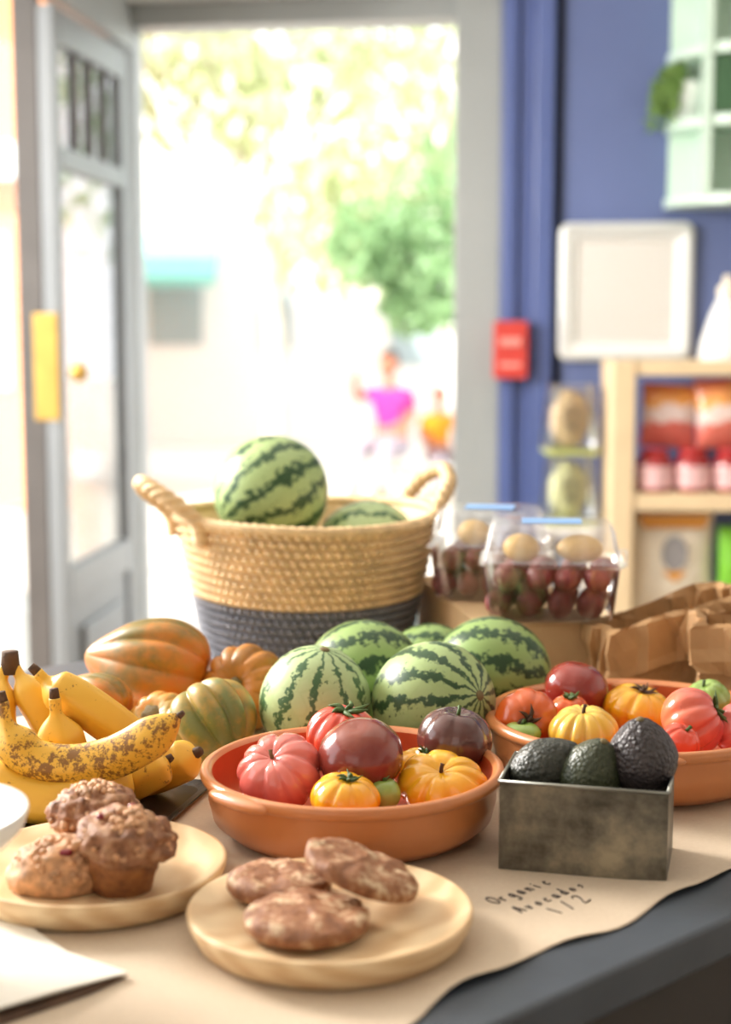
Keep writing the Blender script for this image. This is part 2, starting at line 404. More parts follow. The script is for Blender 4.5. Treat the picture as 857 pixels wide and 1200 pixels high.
def tree(x, y, blobs, n, mat, label, h, r=.12, seed=1, size=.11):
    rnd = random.Random(seed); o = empty('tree', (x, y, -.06))
    tag(o, label, 'tree', 'street trees')
    t = MB().add(tube(spline([(0,0,0), (.04,.02,h*.4), (-.03,0,h*.7), (0,0,h)], 12), lambda u: r*(1-.5*u), 10))
    for k, (bx, by, bz, br) in enumerate(blobs):
        t.add(tube(spline([(0, 0, h*.6), (bx*.4, by*.4, (h*.6+bz)/2+.1), (bx, by, bz)], 8), lambda u: r*.4*(1-.8*u), 6))
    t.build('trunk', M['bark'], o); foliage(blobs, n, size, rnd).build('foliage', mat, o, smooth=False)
    return o
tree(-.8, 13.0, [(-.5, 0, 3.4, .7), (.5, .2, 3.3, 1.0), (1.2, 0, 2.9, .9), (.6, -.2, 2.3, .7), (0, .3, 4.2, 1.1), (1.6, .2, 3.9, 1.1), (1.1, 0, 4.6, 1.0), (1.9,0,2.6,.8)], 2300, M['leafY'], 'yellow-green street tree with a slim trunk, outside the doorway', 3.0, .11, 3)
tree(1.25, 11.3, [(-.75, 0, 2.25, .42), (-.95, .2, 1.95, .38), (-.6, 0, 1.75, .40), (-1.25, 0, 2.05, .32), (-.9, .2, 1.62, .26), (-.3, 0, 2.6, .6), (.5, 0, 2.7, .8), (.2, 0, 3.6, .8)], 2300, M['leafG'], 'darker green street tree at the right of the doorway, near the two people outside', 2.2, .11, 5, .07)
# seated people outside
M['pink'] = plain('pink_cloth', (206, 40, 126), .7, .08, 10); M['yellowc'] = plain('yellow_cloth', (226, 140, 10), .7, .08, 10)
M['skin'] = plain('skin', (176, 110, 84), .5, .05, 10); M['hair'] = plain('hair', (50, 34, 28), .6, .2, 40); M['hairg'] = plain('hair_dark', (60, 60, 62), .6, .2, 40)
M['trousers'] = plain('trousers', (150, 140, 150), .8, .08)
def skin(name, joints, edges, mat, parent, root=0, sub=2):
    me = bpy.data.meshes.new(name); me.from_pydata([j[:3] for j in joints], edges, []); o = bpy.data.objects.new(name, me); C.objects.link(o); o.parent = parent
    md = o.modifiers.new('skin', 'SKIN'); md.use_smooth_shade = True
    for i, j in enumerate(joints):
        r = j[3]; me.skin_vertices[0].data[i].radius = (r, j[4] if len(j) > 4 else r)
    me.skin_vertices[0].data[root].use_root = True
    s = o.modifiers.new('sub', 'SUBSURF'); s.levels = s.render_levels = sub; me.materials.append(mat); return o
def person(x, y, rz, s, cloth, hair, label, lean=.12, raise_arm=False):
    o = empty('person', (x, y, -.06), (0, 0, rz), s); tag(o, label, 'person', 'people outside the doorway')
    J = [(0, 0, .50, .13, .11), (0, -.02*1, .72, .13, .10), (0, -lean*.6, .93, .15, .10), (0, -lean*.8, 1.02, .055), (0, -lean, 1.10, .05),
         (.17, -lean*.6, .95, .052), (.24, -.02-lean, .74, .042), (.14, -.26-lean, .66, .034), (.08, -.34-lean, .66, .028),
         (-.17, -lean*.6, .95, .052), (-.24, -.02-lean, .74, .042), (-.14, -.26-lean, .66, .034), (-.08, -.34-lean, .66, .028),
         (.10, -.08, .50, .09), (.13, -.45, .50, .065), (.13, -.45, .10, .045), (.13, -.58, .05, .04),
         (-.10, -.08, .50, .09), (-.13, -.45, .50, .065), (-.13, -.45, .10, .045), (-.13, -.58, .05, .04)]
    if raise_arm: J[10] = (-.30, -.12, .90, .042); J[11] = (-.24, -.26, 1.08, .034); J[12] = (-.20, -.25, 1.15, .03)
    E_ = [(0,1),(1,2),(2,3),(3,4),(2,5),(5,6),(6,7),(7,8),(2,9),(9,10),(10,11),(11,12),(0,13),(13,14),(14,15),(15,16),(0,17),(17,18),(18,19),(19,20)]
    body = skin('body', J, E_, M['skin'], o)
    hm = MB()
    def hf(p):
        q = Vector(p); q.x *= 1-.25*max(0, -q.z)/.12
        if q.y < 0: q.y *= .92
        return q
    hc = Vector((0, -lean-.015, 1.20)); hm.add(ball(.078, .095, .12, 16, 20, hf, hc))
    hm.add(ball(.012, .02, .022, 8, 8, None, hc+Vector((0, -.095, -.01))))
    for sx in (-1, 1):
        hm.add(ball(.012, .02, .03, 8, 8, None, hc+Vector((sx*.079, .01, 0))))
    hm.add(ball(.026, .01, .007, 6, 8, None, hc+Vector((0, -.082, -.055))))
    hd = hm.build('head', M['skin'], o)
    for sx in (-1, 1): one(ball(.011, .008, .008, 6, 8, None, hc+Vector((sx*.03, -.083, .012))), 'eye', M['black'], hd)
    one(ball(.09, .105, .115, 14, 18, lambda p: Vector((p.x, p.y+.018, max(p.z, -.09) if p.y > -.03 else max(p.z, .055))), hc+Vector((0, 0, .02))), 'hair', hair, o)
    SJ = [(0, 0, .48, .145, .12), (0, -.02, .72, .14, .115), (0, -lean*.6, .93, .165, .112), (0, -lean*.7, .99, .07),
          (.17, -lean*.6, .95, .062), (.225, -.02-lean, .80, .056), (-.17, -lean*.6, .95, .062), (-.225, -.02-lean, .80, .056)]
    if raise_arm: SJ[7] = (-.26, -.09, .92, .056)
    skin('top', SJ, [(0,1),(1,2),(2,3),(2,4),(4,5),(2,6),(6,7)], cloth, o)
    skin('trousers', [(0, 0, .50, .135, .12), (.10, -.08, .50, .10), (.13, -.45, .50, .075), (.13, -.45, .14, .058), (-.10, -.08, .50, .10), (-.13, -.45, .50, .075), (-.13, -.45, .14, .058)], [(0,1),(1,2),(2,3),(0,4),(4,5),(5,6)], M['trousers'], o)
    b = empty('bench', (x, y, -.06), (0, 0, rz), s)
    one(box(-.15, .15, -.16, .14, .30, .335), 'seat', M['wood_light'], b, smooth=False)
    for sx in (-.14, .10):
        for sy in (-.15, .10): one(box(sx, sx+.04, sy, sy+.04, 0, .30), 'leg', M['wood_light'], b, smooth=False)
    return o, b
p1, c1 = person(.233, 12.5, -.5, .95, M['pink'], M['hair'], 'person in a pink top sitting outside the doorway', .1, True)
p2, c2 = person(.60, 12.9, .3, .72, M['yellowc'], M['hairg'], 'person in a yellow-orange top with dark grey hair, sitting outside', .1)
for c_, l_ in ((c1, 'wooden stool under the person in pink'), (c2, 'wooden stool under the person in yellow')): c_.name = 'stool'; tag(c_, l_, 'stool', 'stools outside')
bo = empty('bollard', (-1.55, 8.6, -.06)); tag(bo, 'yellow bollard on the pavement seen through the door glass', 'bollard')
one(lathe([(0,0),(.08,0),(.08,.9),(.06,1.0),(0,1.03)], 20), 'post', M['yellowc'], bo)
one(lathe([(.083,.6),(.083,.75)], 20), 'band', M['white'], bo)

# ------------------------------------------------------------------ right background
ed = empty('mirror', (0,0,0)); ed.matrix_world = FM @ T(1.345, -.045, 1.29)
tag(ed, 'square mirror in a rounded silvery white frame hung on the blue wall', 'mirror')
Wm, Hm = .40, .415
def frame_ring(w, h, r, y, off): return [(off+Wm/2+(p[0]), y, Hm/2+p[1]) for p in rrect(w, h, r)]
rings = [frame_ring(Wm, Hm, .03, 0, 0), frame_ring(Wm, Hm, .03, -.022, 0), frame_ring(Wm-.03, Hm-.03, .022, -.032, 0), frame_ring(Wm-.10, Hm-.10, .008, -.022, 0), frame_ring(Wm-.11, Hm-.11, .006, -.008, 0)]
one(loft(rings, False), 'frame', M['silver'], ed, smooth=True, auto=True)
one(box(.05, Wm-.05, -.012, -.002, .05, Hm-.05), 'mirror_pane', M['mirror'], ed, smooth=False)
fa = empty('fire_alarm_box', (0,0,0)); fa.matrix_world = FM @ T(1.15, -.083, 1.235); tag(fa, 'red fire alarm pull box on the blue pilaster beside the doorway', 'fire alarm')
one(box(0, .105, -.045, 0, 0, .175), 'case', M['red'], fa, smooth=False, bevel=.006)
M['pale_red'] = plain('pale_red', (226, 150, 140), .4, .05)
one(box(.02, .085, -.052, -.045, .10, .125), 'pull_handle', M['pale_red'], fa, smooth=False)
one(box(.02, .085, -.048, -.045, .035, .05), 'plate', M['pale_red'], fa, smooth=False)

# mint corner shelf
ms = empty('wall_shelf', (0,0,0)); ms.matrix_world = FM @ T(1.42, -.04, 0)
tag(ms, 'mint green wall shelf unit with rounded open end, high on the blue wall', 'shelf')
X0 = .245
def qshelf(z0, z1, ov=.0):
    pts = [(X0-ov, 0)] + [(X0-ov+.30*(1-math.cos(a)), -(.27+ov)*math.sin(a)) for a in [PI/2*k/12 for k in range(1, 13)]] + [(1.25, -.27-ov), (1.25, 0)]
    return loft([[(x, y, z0) for x, y in pts], [(x, y, z1) for x, y in pts]])
for z0 in (1.745, 1.965, 2.165, 2.40): one(qshelf(z0, z0+.028, .01), 'shelf_board', M['mint'], ms, smooth=False)
one(box(X0+.085, X0+.11, -.235, 0, 1.77, 2.42), 'divider', M['mint'], ms, smooth=False)
bk = MB().add(box(X0, 1.25, -.012, 0, 1.77, 2.42)); bk.build('back_panel', M['mint'], ms, smooth=False)
one(box(X0+.112, 1.2, -.23, -.013, 2.0, 2.16), 'dark_box', M['mint_deep'], ms, smooth=False)
pt = empty('potted_plant', (0,0,0)); pt.matrix_world = FM @ T(1.42+X0+.050, -.085, 1.994); tag(pt, 'trailing green plant in a white pot on the rounded end of the mint shelf', 'plant')
one(lathe([(0,0),(.032,0),(.042,.095),(.046,.1),(.046,.115),(.040,.115),(.038,.09),(0,.088)], 28), 'pot', M['white'], pt)
rnd = random.Random(4); fo = MB()
for k in range(26):
    a = rnd.uniform(PI*.8, PI*1.4); r = rnd.uniform(.04, .115); dz = rnd.uniform(-.10, .02)
    path = spline([(0,0,.09), (r*.6*math.cos(a), r*.5*math.sin(a), .135+rnd.uniform(0,.03)), (r*math.cos(a), r*.6*math.sin(a), .10), (1.15*r*math.cos(a), r*.6*math.sin(a), .08+dz)], 9)
    fo.add(tube(path, .0015, 5))
    for q in path[2:]:
        for _ in range(3):
            s = rnd.uniform(.010, .018); fo.add(([(-s,0,0),(0,-s*.55,.003),(s,0,0),(0,s*.55,.003)], [(0,1,2,3)]), Matrix.Translation(q+Vector((rnd.uniform(-.008,.008), rnd.uniform(-.008,.008), 0))) @ Euler((rnd.uniform(0,6), rnd.uniform(0,6), 0)).to_matrix().to_4x4())
fo.build('foliage', M['leafP'], pt, smooth=False)

# wooden shelving unit
wu = empty('shelving_unit', (.672, 4.18, 0), (0, 0, -.06)); tag(wu, 'pale wooden shelving unit holding snacks and jars by the blue wall', 'shelving unit')
one(box(0, .062, 0, .34, 0, 1.30), 'side_panel', M['wood_light'], wu, smooth=False, bevel=.003)
for n_, z0, z1 in (('top_board', 1.262, 1.30), ('shelf_board', .892, .94), ('shelf_board', .54, .58), ('shelf_board', .10, .14)): one(box(.0621, .9, 0.006, .42, z0, z1), n_, M['wood_light'], wu, smooth=False, bevel=.003)
one(box(.9, .95, 0, .42, 0, 1.30), 'side_panel', M['wood_light'], wu, smooth=False)
M['red_jar'] = plain('jar_sauce', (160, 34, 36), .12, .1, 12, coat=.6); M['label_pink'] = plain('label_pink', (236, 190, 190), .6, .1, 20); M['redlid'] = plain('jar_lid', (180, 40, 40), .3, .05)
def jar(x, y, z, label):
    o = empty('sauce_jar', (x, y, z)); tag(o, label, 'jar', 'red jars on the wooden shelf')
    one(lathe([(0,0),(.040,0),(.051,.008),(.051,.078),(.042,.097),(.034,.1),(.034,.104)], 28), 'jar_body', M['red_jar'], o)
    one(lathe([(.036,.098),(.037,.098),(.037,.118),(0,.119)], 28), 'lid', M['redlid'], o)
    one(lathe([(.0516,.014),(.0516,.074)], 28, lambda p: p if p.y < .02 else Vector((p.x*.97, p.y*.97, p.z))), 'paper_label', M['label_pink'], o); return o
jar(.800, 4.235, .94, 'red sauce jar with a pale label, leftmost on the wooden shelf')
jar(.905, 4.235, .94, 'red sauce jar standing second from the left on the wooden shelf')
jar(1.01, 4.235, .94, 'red sauce jar at the right edge of the photo, behind its neighbours')
def mat_snack(name, a, b, c, seed):
    m = NT(name); co = m.coord(); sp = m.new('ShaderNodeSeparateXYZ', ins={0: co}).outputs[2]
    n = m.noise(26, 2)
    f = m.math('MULTIPLY_ADD', m.math('SUBTRACT', n, .5), .10, sp)
    col = m.ramp(m.math('MULTIPLY', f, 5.0), [(.0, lin(a)), (.30, lin(a)), (.36, lin(b)), (.55, lin(b)), (.62, lin(c)), (.95, lin(a))], 'LINEAR')
    m.set(Base_Color=col, Roughness=.25, Coat_Weight=.3); return m.m
M['snackA'] = mat_snack('snack_bag_film', (214, 104, 92), (232, 208, 202), (238, 166, 70), 1)  # both bag films lightened, haze put into their colours
M['snackB'] = mat_snack('snack_bag_film_b', (220, 116, 100), (238, 214, 206), (240, 172, 84), 2)
M['creamfilm'] = plain('cream_film', (246, 234, 214), .35, .06, 10)
M['orangefilm'] = plain('orange_film', (232, 160, 70), .35, .06, 10)
M['greenfilm'] = plain('green_film', (120, 190, 50), .35, .1, 10)
M['greylabel'] = plain('grey_label', (150, 146, 146), .6, .12, 30)
def pillow(w, h, t, seed=0, crimp=.012):
    """standing pillow bag, base centred at origin, face towards -y"""
    v = []; nx, nz = 14, 20; f = []
    for side in (-1, 1):
        for i in range(nz+1):
            for j in range(nx+1):
                u = j/nx; q = i/nz; x = (u-.5)*w; z = q*h
                b = (max(0, math.sin(PI*u))**.6)*(max(0, math.sin(PI*min(1, max(0, (q-.05)/.9))))**.5)
                wob = noise.noise(Vector((x*22+seed, z*22, side)))*.005*b
                v.append((x*(1-.06*math.sin(PI*q)), side*(t/2*b+.001)+wob, z))
    k = (nx+1)*(nz+1)
    for s in (0, 1):
        for i in range(nz):
            for j in range(nx):
                a = s*k+i*(nx+1)+j; f.append((a, a+1, a+nx+2, a+nx+1))
    for i in range(nz):
        for j in (0, nx): a = i*(nx+1)+j; f.append((a, a+nx+1, a+k+nx+1, a+k))
    for j in range(nx):
        for i in (0, nz): a = i*(nx+1)+j; f.append((a, a+1, a+k+1, a+k))
    return v, f
def snack(x, y, z, w, h, t, mat, label, rx=0, ry=0, g='snack bags on the wooden shelf'):
    o = one(pillow(w, h, t, x*50), 'snack_bag', mat, loc=(x, y, z), rot=(rx, ry, 0)); tag(o, label, 'snack bag', g); return o
snack(.835, 4.245, 1.062, .155, .175, .06, M['snackA'], 'red and orange snack bag on top of the leftmost red jars', -.1, .06)
snack(.990, 4.235, 1.062, .15, .19, .07, M['snackB'], 'red and orange snack bag at the right edge, above the red jars', -.1, -.05)
cb = empty('flour_bag', (.86, 4.26, .58), (-.06, 0, 0)); tag(cb, 'cream coloured bag with an orange top and grey oval label, on the lower shelf', 'food bag')
one(pillow(.235, .30, .09, 3), 'bag_body', M['creamfilm'], cb)
one(loft([[(x, -.036-.002*k, z) for x, z in [(-.085, .255), (.085, .255), (.10, .292), (-.10, .292)]] for k in (0, 1)]), 'top_band', M['orangefilm'], cb, smooth=False)
one(loft([[(.0+.036*math.cos(a), -.046-.003*k, .185+.05*math.sin(a)) for a in [2*PI*i/24 for i in range(24)]] for k in (0, 1)]), 'oval_label', M['greylabel'], cb, smooth=False)
one(loft([[(x, -.046-.002*k, z) for x, z in [(-.035, .135), (.035, .135), (0, .105)]] for k in (0, 1)]), 'orange_wedge', M['orangefilm'], cb, smooth=False)
snack(1.06, 4.255, .58, .15, .26, .07, M['greenfilm'], 'bright green bag at the right edge beside the cream bag', 0, 0, 'bags on the lower shelf')
wb = empty('bottle', (.995, 4.26, 1.30)); tag(wb, 'white cone shaped bottle on top of the wooden shelving unit', 'bottle')
one(lathe([(0,0),(.072,0),(.076,.008),(.07,.05),(.045,.13),(.026,.17),(.024,.185)], 32), 'bottle_body', M['white'], wb)
one(lathe([(.026,.178),(.028,.18),(.028,.2),(.014,.21),(.012,.232),(0,.235)], 24), 'cap', M['creamfilm'], wb)

# side table with stacked salad packs
stb = empty('display_stand', (.585, 4.42, 0)); tag(stb, 'white display stand behind the shelving unit, under the stacked salad packs', 'stand')
one(box(-.08, .075, -.10, .10, .80, .825), 'top', M['white'], stb, smooth=False, bevel=.003)
for sx in (-.075, .05):
    for sy in (-.09, .07): one(box(sx, sx+.02, sy, sy+.02, 0, .80), 'leg', M['white'], stb, smooth=False)
M['salad'] = plain('salad', (206, 206, 150), .6, .5, 30); M['salad2'] = plain('salad2', (206, 178, 132), .6, .4, 30); M['limegreen'] = plain('lime_green', (206, 218, 140), .5, .1)
def pack(z, mat, label):
    o = empty('salad_pack', (.590, 4.42, z)); tag(o, label, 'plastic pack', 'stacked packs left of the shelving unit')
    R = [[(x, y, zz) for x, y in rrect(w, d, .02)] for w, d, zz in ((.15, .17, 0), (.152, .18, .03), (.12, .13, .195), (.115, .125, .2))]
    one(loft(R), 'clear_cover', M['plastic'], o, smooth=False)
    R = [[(x, y, zz) for x, y in rrect(w, d, .02)] for w, d, zz in ((.14, .16, .003), (.15, .178, .004), (.154, .184, .012), (.15, .17, .014))]
    one(loft(R), 'tray', M['limegreen'], o, smooth=False)
    one(ball(.058, .064, .080, 14, 20, lambda p: p*(1+.2*noise.noise(p*30)), (0, 0, .100)), 'filling', mat, o)
pack(.826, M['salad'], 'tapered clear pack of pale green food, lower of the stack left of the shelving'); pack(1.03, M['salad2'], 'tapered clear pack with a beige filling, upper of the stack left of the shelving')

# ------------------------------------------------------------------ the counter
tdir = Vector((.736, .677, 0)); ndir = Vector((-.677, .736, 0)); e0 = Vector((.089, 1.053, 0))
TMx = Matrix(((tdir.x, ndir.x, 0, e0.x), (tdir.y, ndir.y, 0, e0.y), (0, 0, 1, 0), (0, 0, 0, 1)))
ct = empty('counter', (0, 0, 0)); ct.matrix_world = TMx; tag(ct, 'dark slate counter covered with kraft paper, carrying all the produce', 'counter')
one(box(-.95, 1.22, 0, 1.24, .862, .8985), 'counter_top', M['slate'], ct, smooth=False, bevel=.004)
one(box(-.9, 1.17, .03, 1.2, 0, .862), 'cabinet_body', M['cabinet'], ct, smooth=False)
one(box(-.95, 1.22, .012, .03, .80, .862), 'edge_rail', M['cabinet'], ct, smooth=False)
# kraft sheet: wavy, slightly lifted front edge
v = []; nx, ny = 150, 40
for i in range(nx+1):
    t = -.9+2.08*i/nx
    for j in range(ny+1):
        q = j/ny; lift = .0; e = .047+.006*math.sin(t*21)+.004*math.sin(t*47+1)+.01*math.sin(t*6)
        n_ = e+(1.0-e)*q**1.5
        z = .8995+ (.0045*max(0, math.sin(t*21+.6))+.002*max(0, math.sin(t*47)))*max(0, 1-q**1.5*14)**1.5
        v.append((t, n_, z))
paper = one((v, grid_faces(nx+1, ny+1, False, False)), 'paper_sheet', M['kraft']); paper.matrix_world = TMx
sd = paper.modifiers.new('thick', 'SOLIDIFY'); sd.thickness = .0006; sd.offset = 1
tag(paper, 'brown kraft paper sheet with a wavy edge, spread over the counter', 'paper')
# handwriting strokes
GL = {'O': [[(.5,1),(.1,.8),(.05,.3),(.4,0),(.8,.2),(.85,.75),(.5,1)]], 'r': [[(0,.5),(.1,0)],[(.05,.3),(.3,.5),(.5,.45)]], 'g': [[(.5,.45),(.2,.5),(.05,.2),(.3,.05),(.5,.45),(.5,-.3),(.2,-.45),(0,-.3)]],
      'a': [[(.5,.45),(.2,.5),(.05,.2),(.25,0),(.5,.4),(.55,0)]], 'n': [[(0,.5),(.05,0)],[(.05,.3),(.3,.5),(.45,.3),(.5,0)]], 'i': [[(.1,.5),(.15,0)],[(.1,.7),(.13,.74)]], 'c': [[(.5,.4),(.25,.5),(.05,.2),(.3,0),(.5,.1)]],
      'A': [[(0,0),(.4,1),(.7,0)],[(.15,.4),(.6,.4)]], 'v': [[(0,.5),(.2,0),(.45,.5)]], 'o': [[(.3,.5),(.05,.3),(.2,0),(.5,.2),(.3,.5)]], 'd': [[(.5,.4),(.2,.5),(.05,.2),(.25,0),(.5,.3),(.6,1)],[(.5,.3),(.6,0)]],
      's': [[(.45,.45),(.15,.4),(.4,.2),(.05,0)]], '1': [[(.2,.9),(.3,0)]], '/': [[(0,-.1),(.5,1)]], '2': [[(.05,.8),(.35,1),(.55,.7),(.05,0),(.7,.05)]]}
def write(txt, p0, p1, hgt):
    p0 = Vector(p0); p1 = Vector(p1); d = (p1-p0); n = len(txt); w = d.length/n; d.normalize(); up = Vector((-d.y, d.x, 0)); b = MB()
    for i, ch in enumerate(txt):
        for s in GL.get(ch, []):
            pts = [p0+d*(w*(i+.75*x))+up*(hgt*y) for x, y in s]
            b.add(tube(spline(pts, max(6, 5*len(pts))), .0007, 5))
    return b
hw = MB(); M['ink'] = plain('ink', (66, 54, 50), .7, .05)
for txt, a, b_, h in (('Organic', (0.1137, 1.2822, 0.9), (0.1721, 1.3356, 0.9), .016), ('Avocados', (0.134, 1.2627, 0.9), (0.202, 1.3292, 0.9), .014), ('1/2', (0.1649, 1.2589, 0.9), (0.2035, 1.2982, 0.9), .017)):
    q = write(txt, (a[0], a[1], .9005), (b_[0], b_[1], .9005), h); hw.v, hw.f = (lambda B: (B.v, B.f))(MB().add((hw.v, hw.f)).add((q.v, q.f)))
hwo = hw.build('handwriting', M['ink'], paper); hwo.matrix_parent_inverse = TMx.inverted(); hwo['label'] = 'dark handwritten words'

# ------------------------------------------------------------------ bowls and plates
def bowl(loc, label, rz=0):
    o = empty('terracotta_bowl', loc, (0,0,rz)); tag(o, label, 'bowl', 'terracotta bowls')
    r = .150
    one(lathe([(0,0),(.100,0),(.125,.004),(.139,.016),(.1435,.034),(.144,.050),(.1455,.0535)], 96), 'bowl_body', M['terra'], o)
    rim = lathe([(.1455,.0525),(.1495,.0545),(.1515,.0585),(.1505,.0635),(.1465,.066),(.1425,.065),(.1395,.0615)], 96)
    one(rim, 'rim', M['terra'], o)
    one(lathe([(.1395,.0615),(.1385,.05),(.137,.034),(.130,.018),(.115,.010),(0,.009)], 96), 'glazed_inside', M['terra_in'], o)
    for a in (PI+.62, .62):
        lug = ball(.042, .012, .0075, 12, 24, None)
        one((MB().add(lug, T(.147*math.cos(a), .147*math.sin(a), .058, 0, 0, a+PI/2))).v and (MB().add(lug, T(.147*math.cos(a), .147*math.sin(a), .058, 0, 0, a+PI/2)).v, lug[1]), 'lug_handle', M['terra'], o)
    return o
BZ = .9005
bowl((-.013, 1.490, BZ), 'terracotta bowl in the centre, holding pink, dark red and yellow tomatoes', .15)
bowl((.303, 1.680, BZ), 'terracotta bowl on the right, behind the metal box of avocados', .8).scale = (1.12, 1.12, 1.04)
def plate(loc, label, rz):
    o = one(lathe([(0,0),(.100,0),(.109,.003),(.1165,.018),(.1175,.0245),(.1165,.0262),(.113,.0262),(.100,.0205),(.075,.0185),(0,.018)], 96), 'wooden_plate', M['plate'], loc=loc, rot=(0,0,rz), smooth=True)
    tag(o, label, 'plate', 'wooden plates'); return o
plate((-.029, 1.212, BZ), 'round wooden plate in front, carrying three cookies', .3)
plate((-.2415, 1.324, BZ), 'round wooden plate at the left, carrying the crumbly muffins', 1.2)

# ------------------------------------------------------------------ cookies
def mat_cookie():
    m = NT('cookie'); a = m.noise(62, 5, .7); b = m.noise(200, 3)
    c = m.ramp(a, [(.35, lin((116, 70, 40))), (.52, lin((164, 108, 68))), (.64, lin((228, 198, 160)))])
    m.set(Base_Color=m.mix(m.math('MULTIPLY', b, .3), c, lin((96, 56, 36))), Roughness=.62); m.bump(a, .8, .004); return m.m
M['cookie'] = mat_cookie()
def cookie(loc, rot, r, label, seed):
    def fn(p):
        q = Vector(p); n = noise.fractal(Vector((q.x*70+seed, q.y*70, q.z*70)), 1, 2, 4)
        q.z = math.copysign(abs(q.z/.012)**.6*.012, q.z) if q.z else 0
        if q.z > 0: q.z += n*.003
        q.x *= 1+.018*n; q.y *= 1+.018*n; return q
    o = one(ball(r, r, .0105, 24, 72, fn), 'cookie', M['cookie'], loc=loc, rot=rot); tag(o, label, 'cookie', 'cookies on the front plate'); return o
pz = BZ+.0195
cookie((-.073, 1.252, pz+.011), (0, .02, .3), .0445, 'brown cookie lying at the back left of the front plate', 1)
cookie((-.047, 1.172, pz+.011), (.0, .0, 1), .050, 'brown cookie lying flat nearest the camera on the front plate', 5)
cookie((-.003, 1.230, pz+.030), (math.radians(-4), math.radians(20), -.12), .050, 'brown cookie leaning on the other two, topmost of the three', 9)

# ------------------------------------------------------------------ muffins
def mat_muffin():
    m = NT('muffin_crumb'); a = m.noise(60, 5, .65); sp = m.new('ShaderNodeSeparateXYZ', ins={0: m.coord()}).outputs[2]
    c = m.ramp(a, [(.3, lin((96, 56, 34))), (.5, lin((146, 96, 62))), (.7, lin((190, 148, 112)))])
    d = m.ramp(a, [(.3, lin((88, 44, 20))), (.7, lin((172, 112, 60)))])
    f = m.ramp(sp, [(.028, (0,0,0,1)), (.036, (1,1,1,1))])
    m.set(Base_Color=m.mix(f, d, c), Roughness=.6); m.bump(m.noise(140, 4), .7, .002); return m.m
M['muffin'] = mat_muffin(); M['berry'] = plain('berry', (132, 28, 44), .3, .2, 40)
def muffin(loc, rot, label, seed, s=1.0):
    rnd = random.Random(seed)
    prof = [(0,0),(.022,0),(.0255,.002),(.030,.028),(.0315,.036),(.038,.036),(.0415,.042),(.040,.050),(.034,.058),(.024,.064),(.010,.067),(0,.0675)]
    P = []
    for i in range(len(prof)-1):
        for k in range(4):
            t = k/4; P.append((prof[i][0]*(1-t)+prof[i+1][0]*t, prof[i][1]*(1-t)+prof[i+1][1]*t))
    P.append(prof[-1])
    def fn(p):
        n = noise.fractal(Vector((p.x*110+seed*3, p.y*110, p.z*110)), 1, 2, 4); k = 1 if p.z > .034 else .25
        d = Vector((p.x, p.y, p.z*.6 if p.z > .05 else 0)); d = d.normalized() if d.length > 1e-6 else Vector((0,0,1))
        return p+d*n*.0055*k
    o = empty('muffin', loc, rot, s); tag(o, label, 'muffin', 'muffins on the left plate')
    b = MB().add(lathe(P, 64, fn))
    b.build('cake', M['muffin'], o)
    cr = MB()
    for k in range(150):
        a = rnd.uniform(0, 2*PI); q = rnd.uniform(0, 1)**.6; r = .041*q; z = .041+.0265*(1-q**2.2); s_ = rnd.uniform(.002, .0056)
        cr.add(ball(s_, s_*.8, s_*.75, 5, 7, None, (r*math.cos(a), r*math.sin(a), z+.0015)))
    cr.build('crumble', M['muffin_top'], o)
    be = MB()
    for k in range(4):
        a = rnd.uniform(0, 2*PI); r = rnd.uniform(0, .025); be.add(ball(.0045, .0045, .003, 6, 8, None, (r*math.cos(a), r*math.sin(a), .064)))
    be.build('berry_pieces', M['berry'], o); return o
M['muffin_top'] = plain('crumble_topping', (200, 152, 112), .6, .42, 110, .4)
muffin((-.211, 1.270, pz-.001), (.12, .10, .4), 'crumb topped muffin standing upright, nearest on the left plate', 2, 1.02)
muffin((-.243, 1.345, pz-.001), (-.05, .0, 1.9), 'crumb topped muffin standing behind the upright one on the left plate', 6, 1.0)
sc_ = empty('scone', (-.262, 1.277, pz-.001), (0, 0, .2)); tag(sc_, 'low lumpy crumb cake with red berry bits, leftmost on the left plate', 'cake')
def scfn(p):
    n = noise.fractal(Vector((p.x*60+3, p.y*60, p.z*60)), 1, 2, 5); z = max(p.z, -.012)
    return Vector((p.x, p.y, z))*(1+.12*n*(1 if z > -.011 else .3))
one(ball(.045, .036, .029, 40, 60, scfn, (0, 0, .013)), 'cake', M['muffin_top'], sc_)
cr = MB(); rnd = random.Random(5)
for k in range(170):
    a = rnd.uniform(0, 2*PI); e = rnd.uniform(.1, PI/2); s_ = rnd.uniform(.0022, .0054)
    cr.add(ball(s_, s_*.8, s_*.75, 5, 7, None, (.042*math.cos(a)*math.cos(e), .036*math.sin(a)*math.cos(e), .013+.028*math.sin(e))))
cr.build('crumble', M['muffin_top'], sc_)
be = MB()
for k in range(7): be.add(ball(.0055, .005, .003, 6, 8, None, (.004+rnd.uniform(-.012,.02), rnd.uniform(-.022,.006), .036)))
be.build('berry_pieces', M['berry'], sc_)

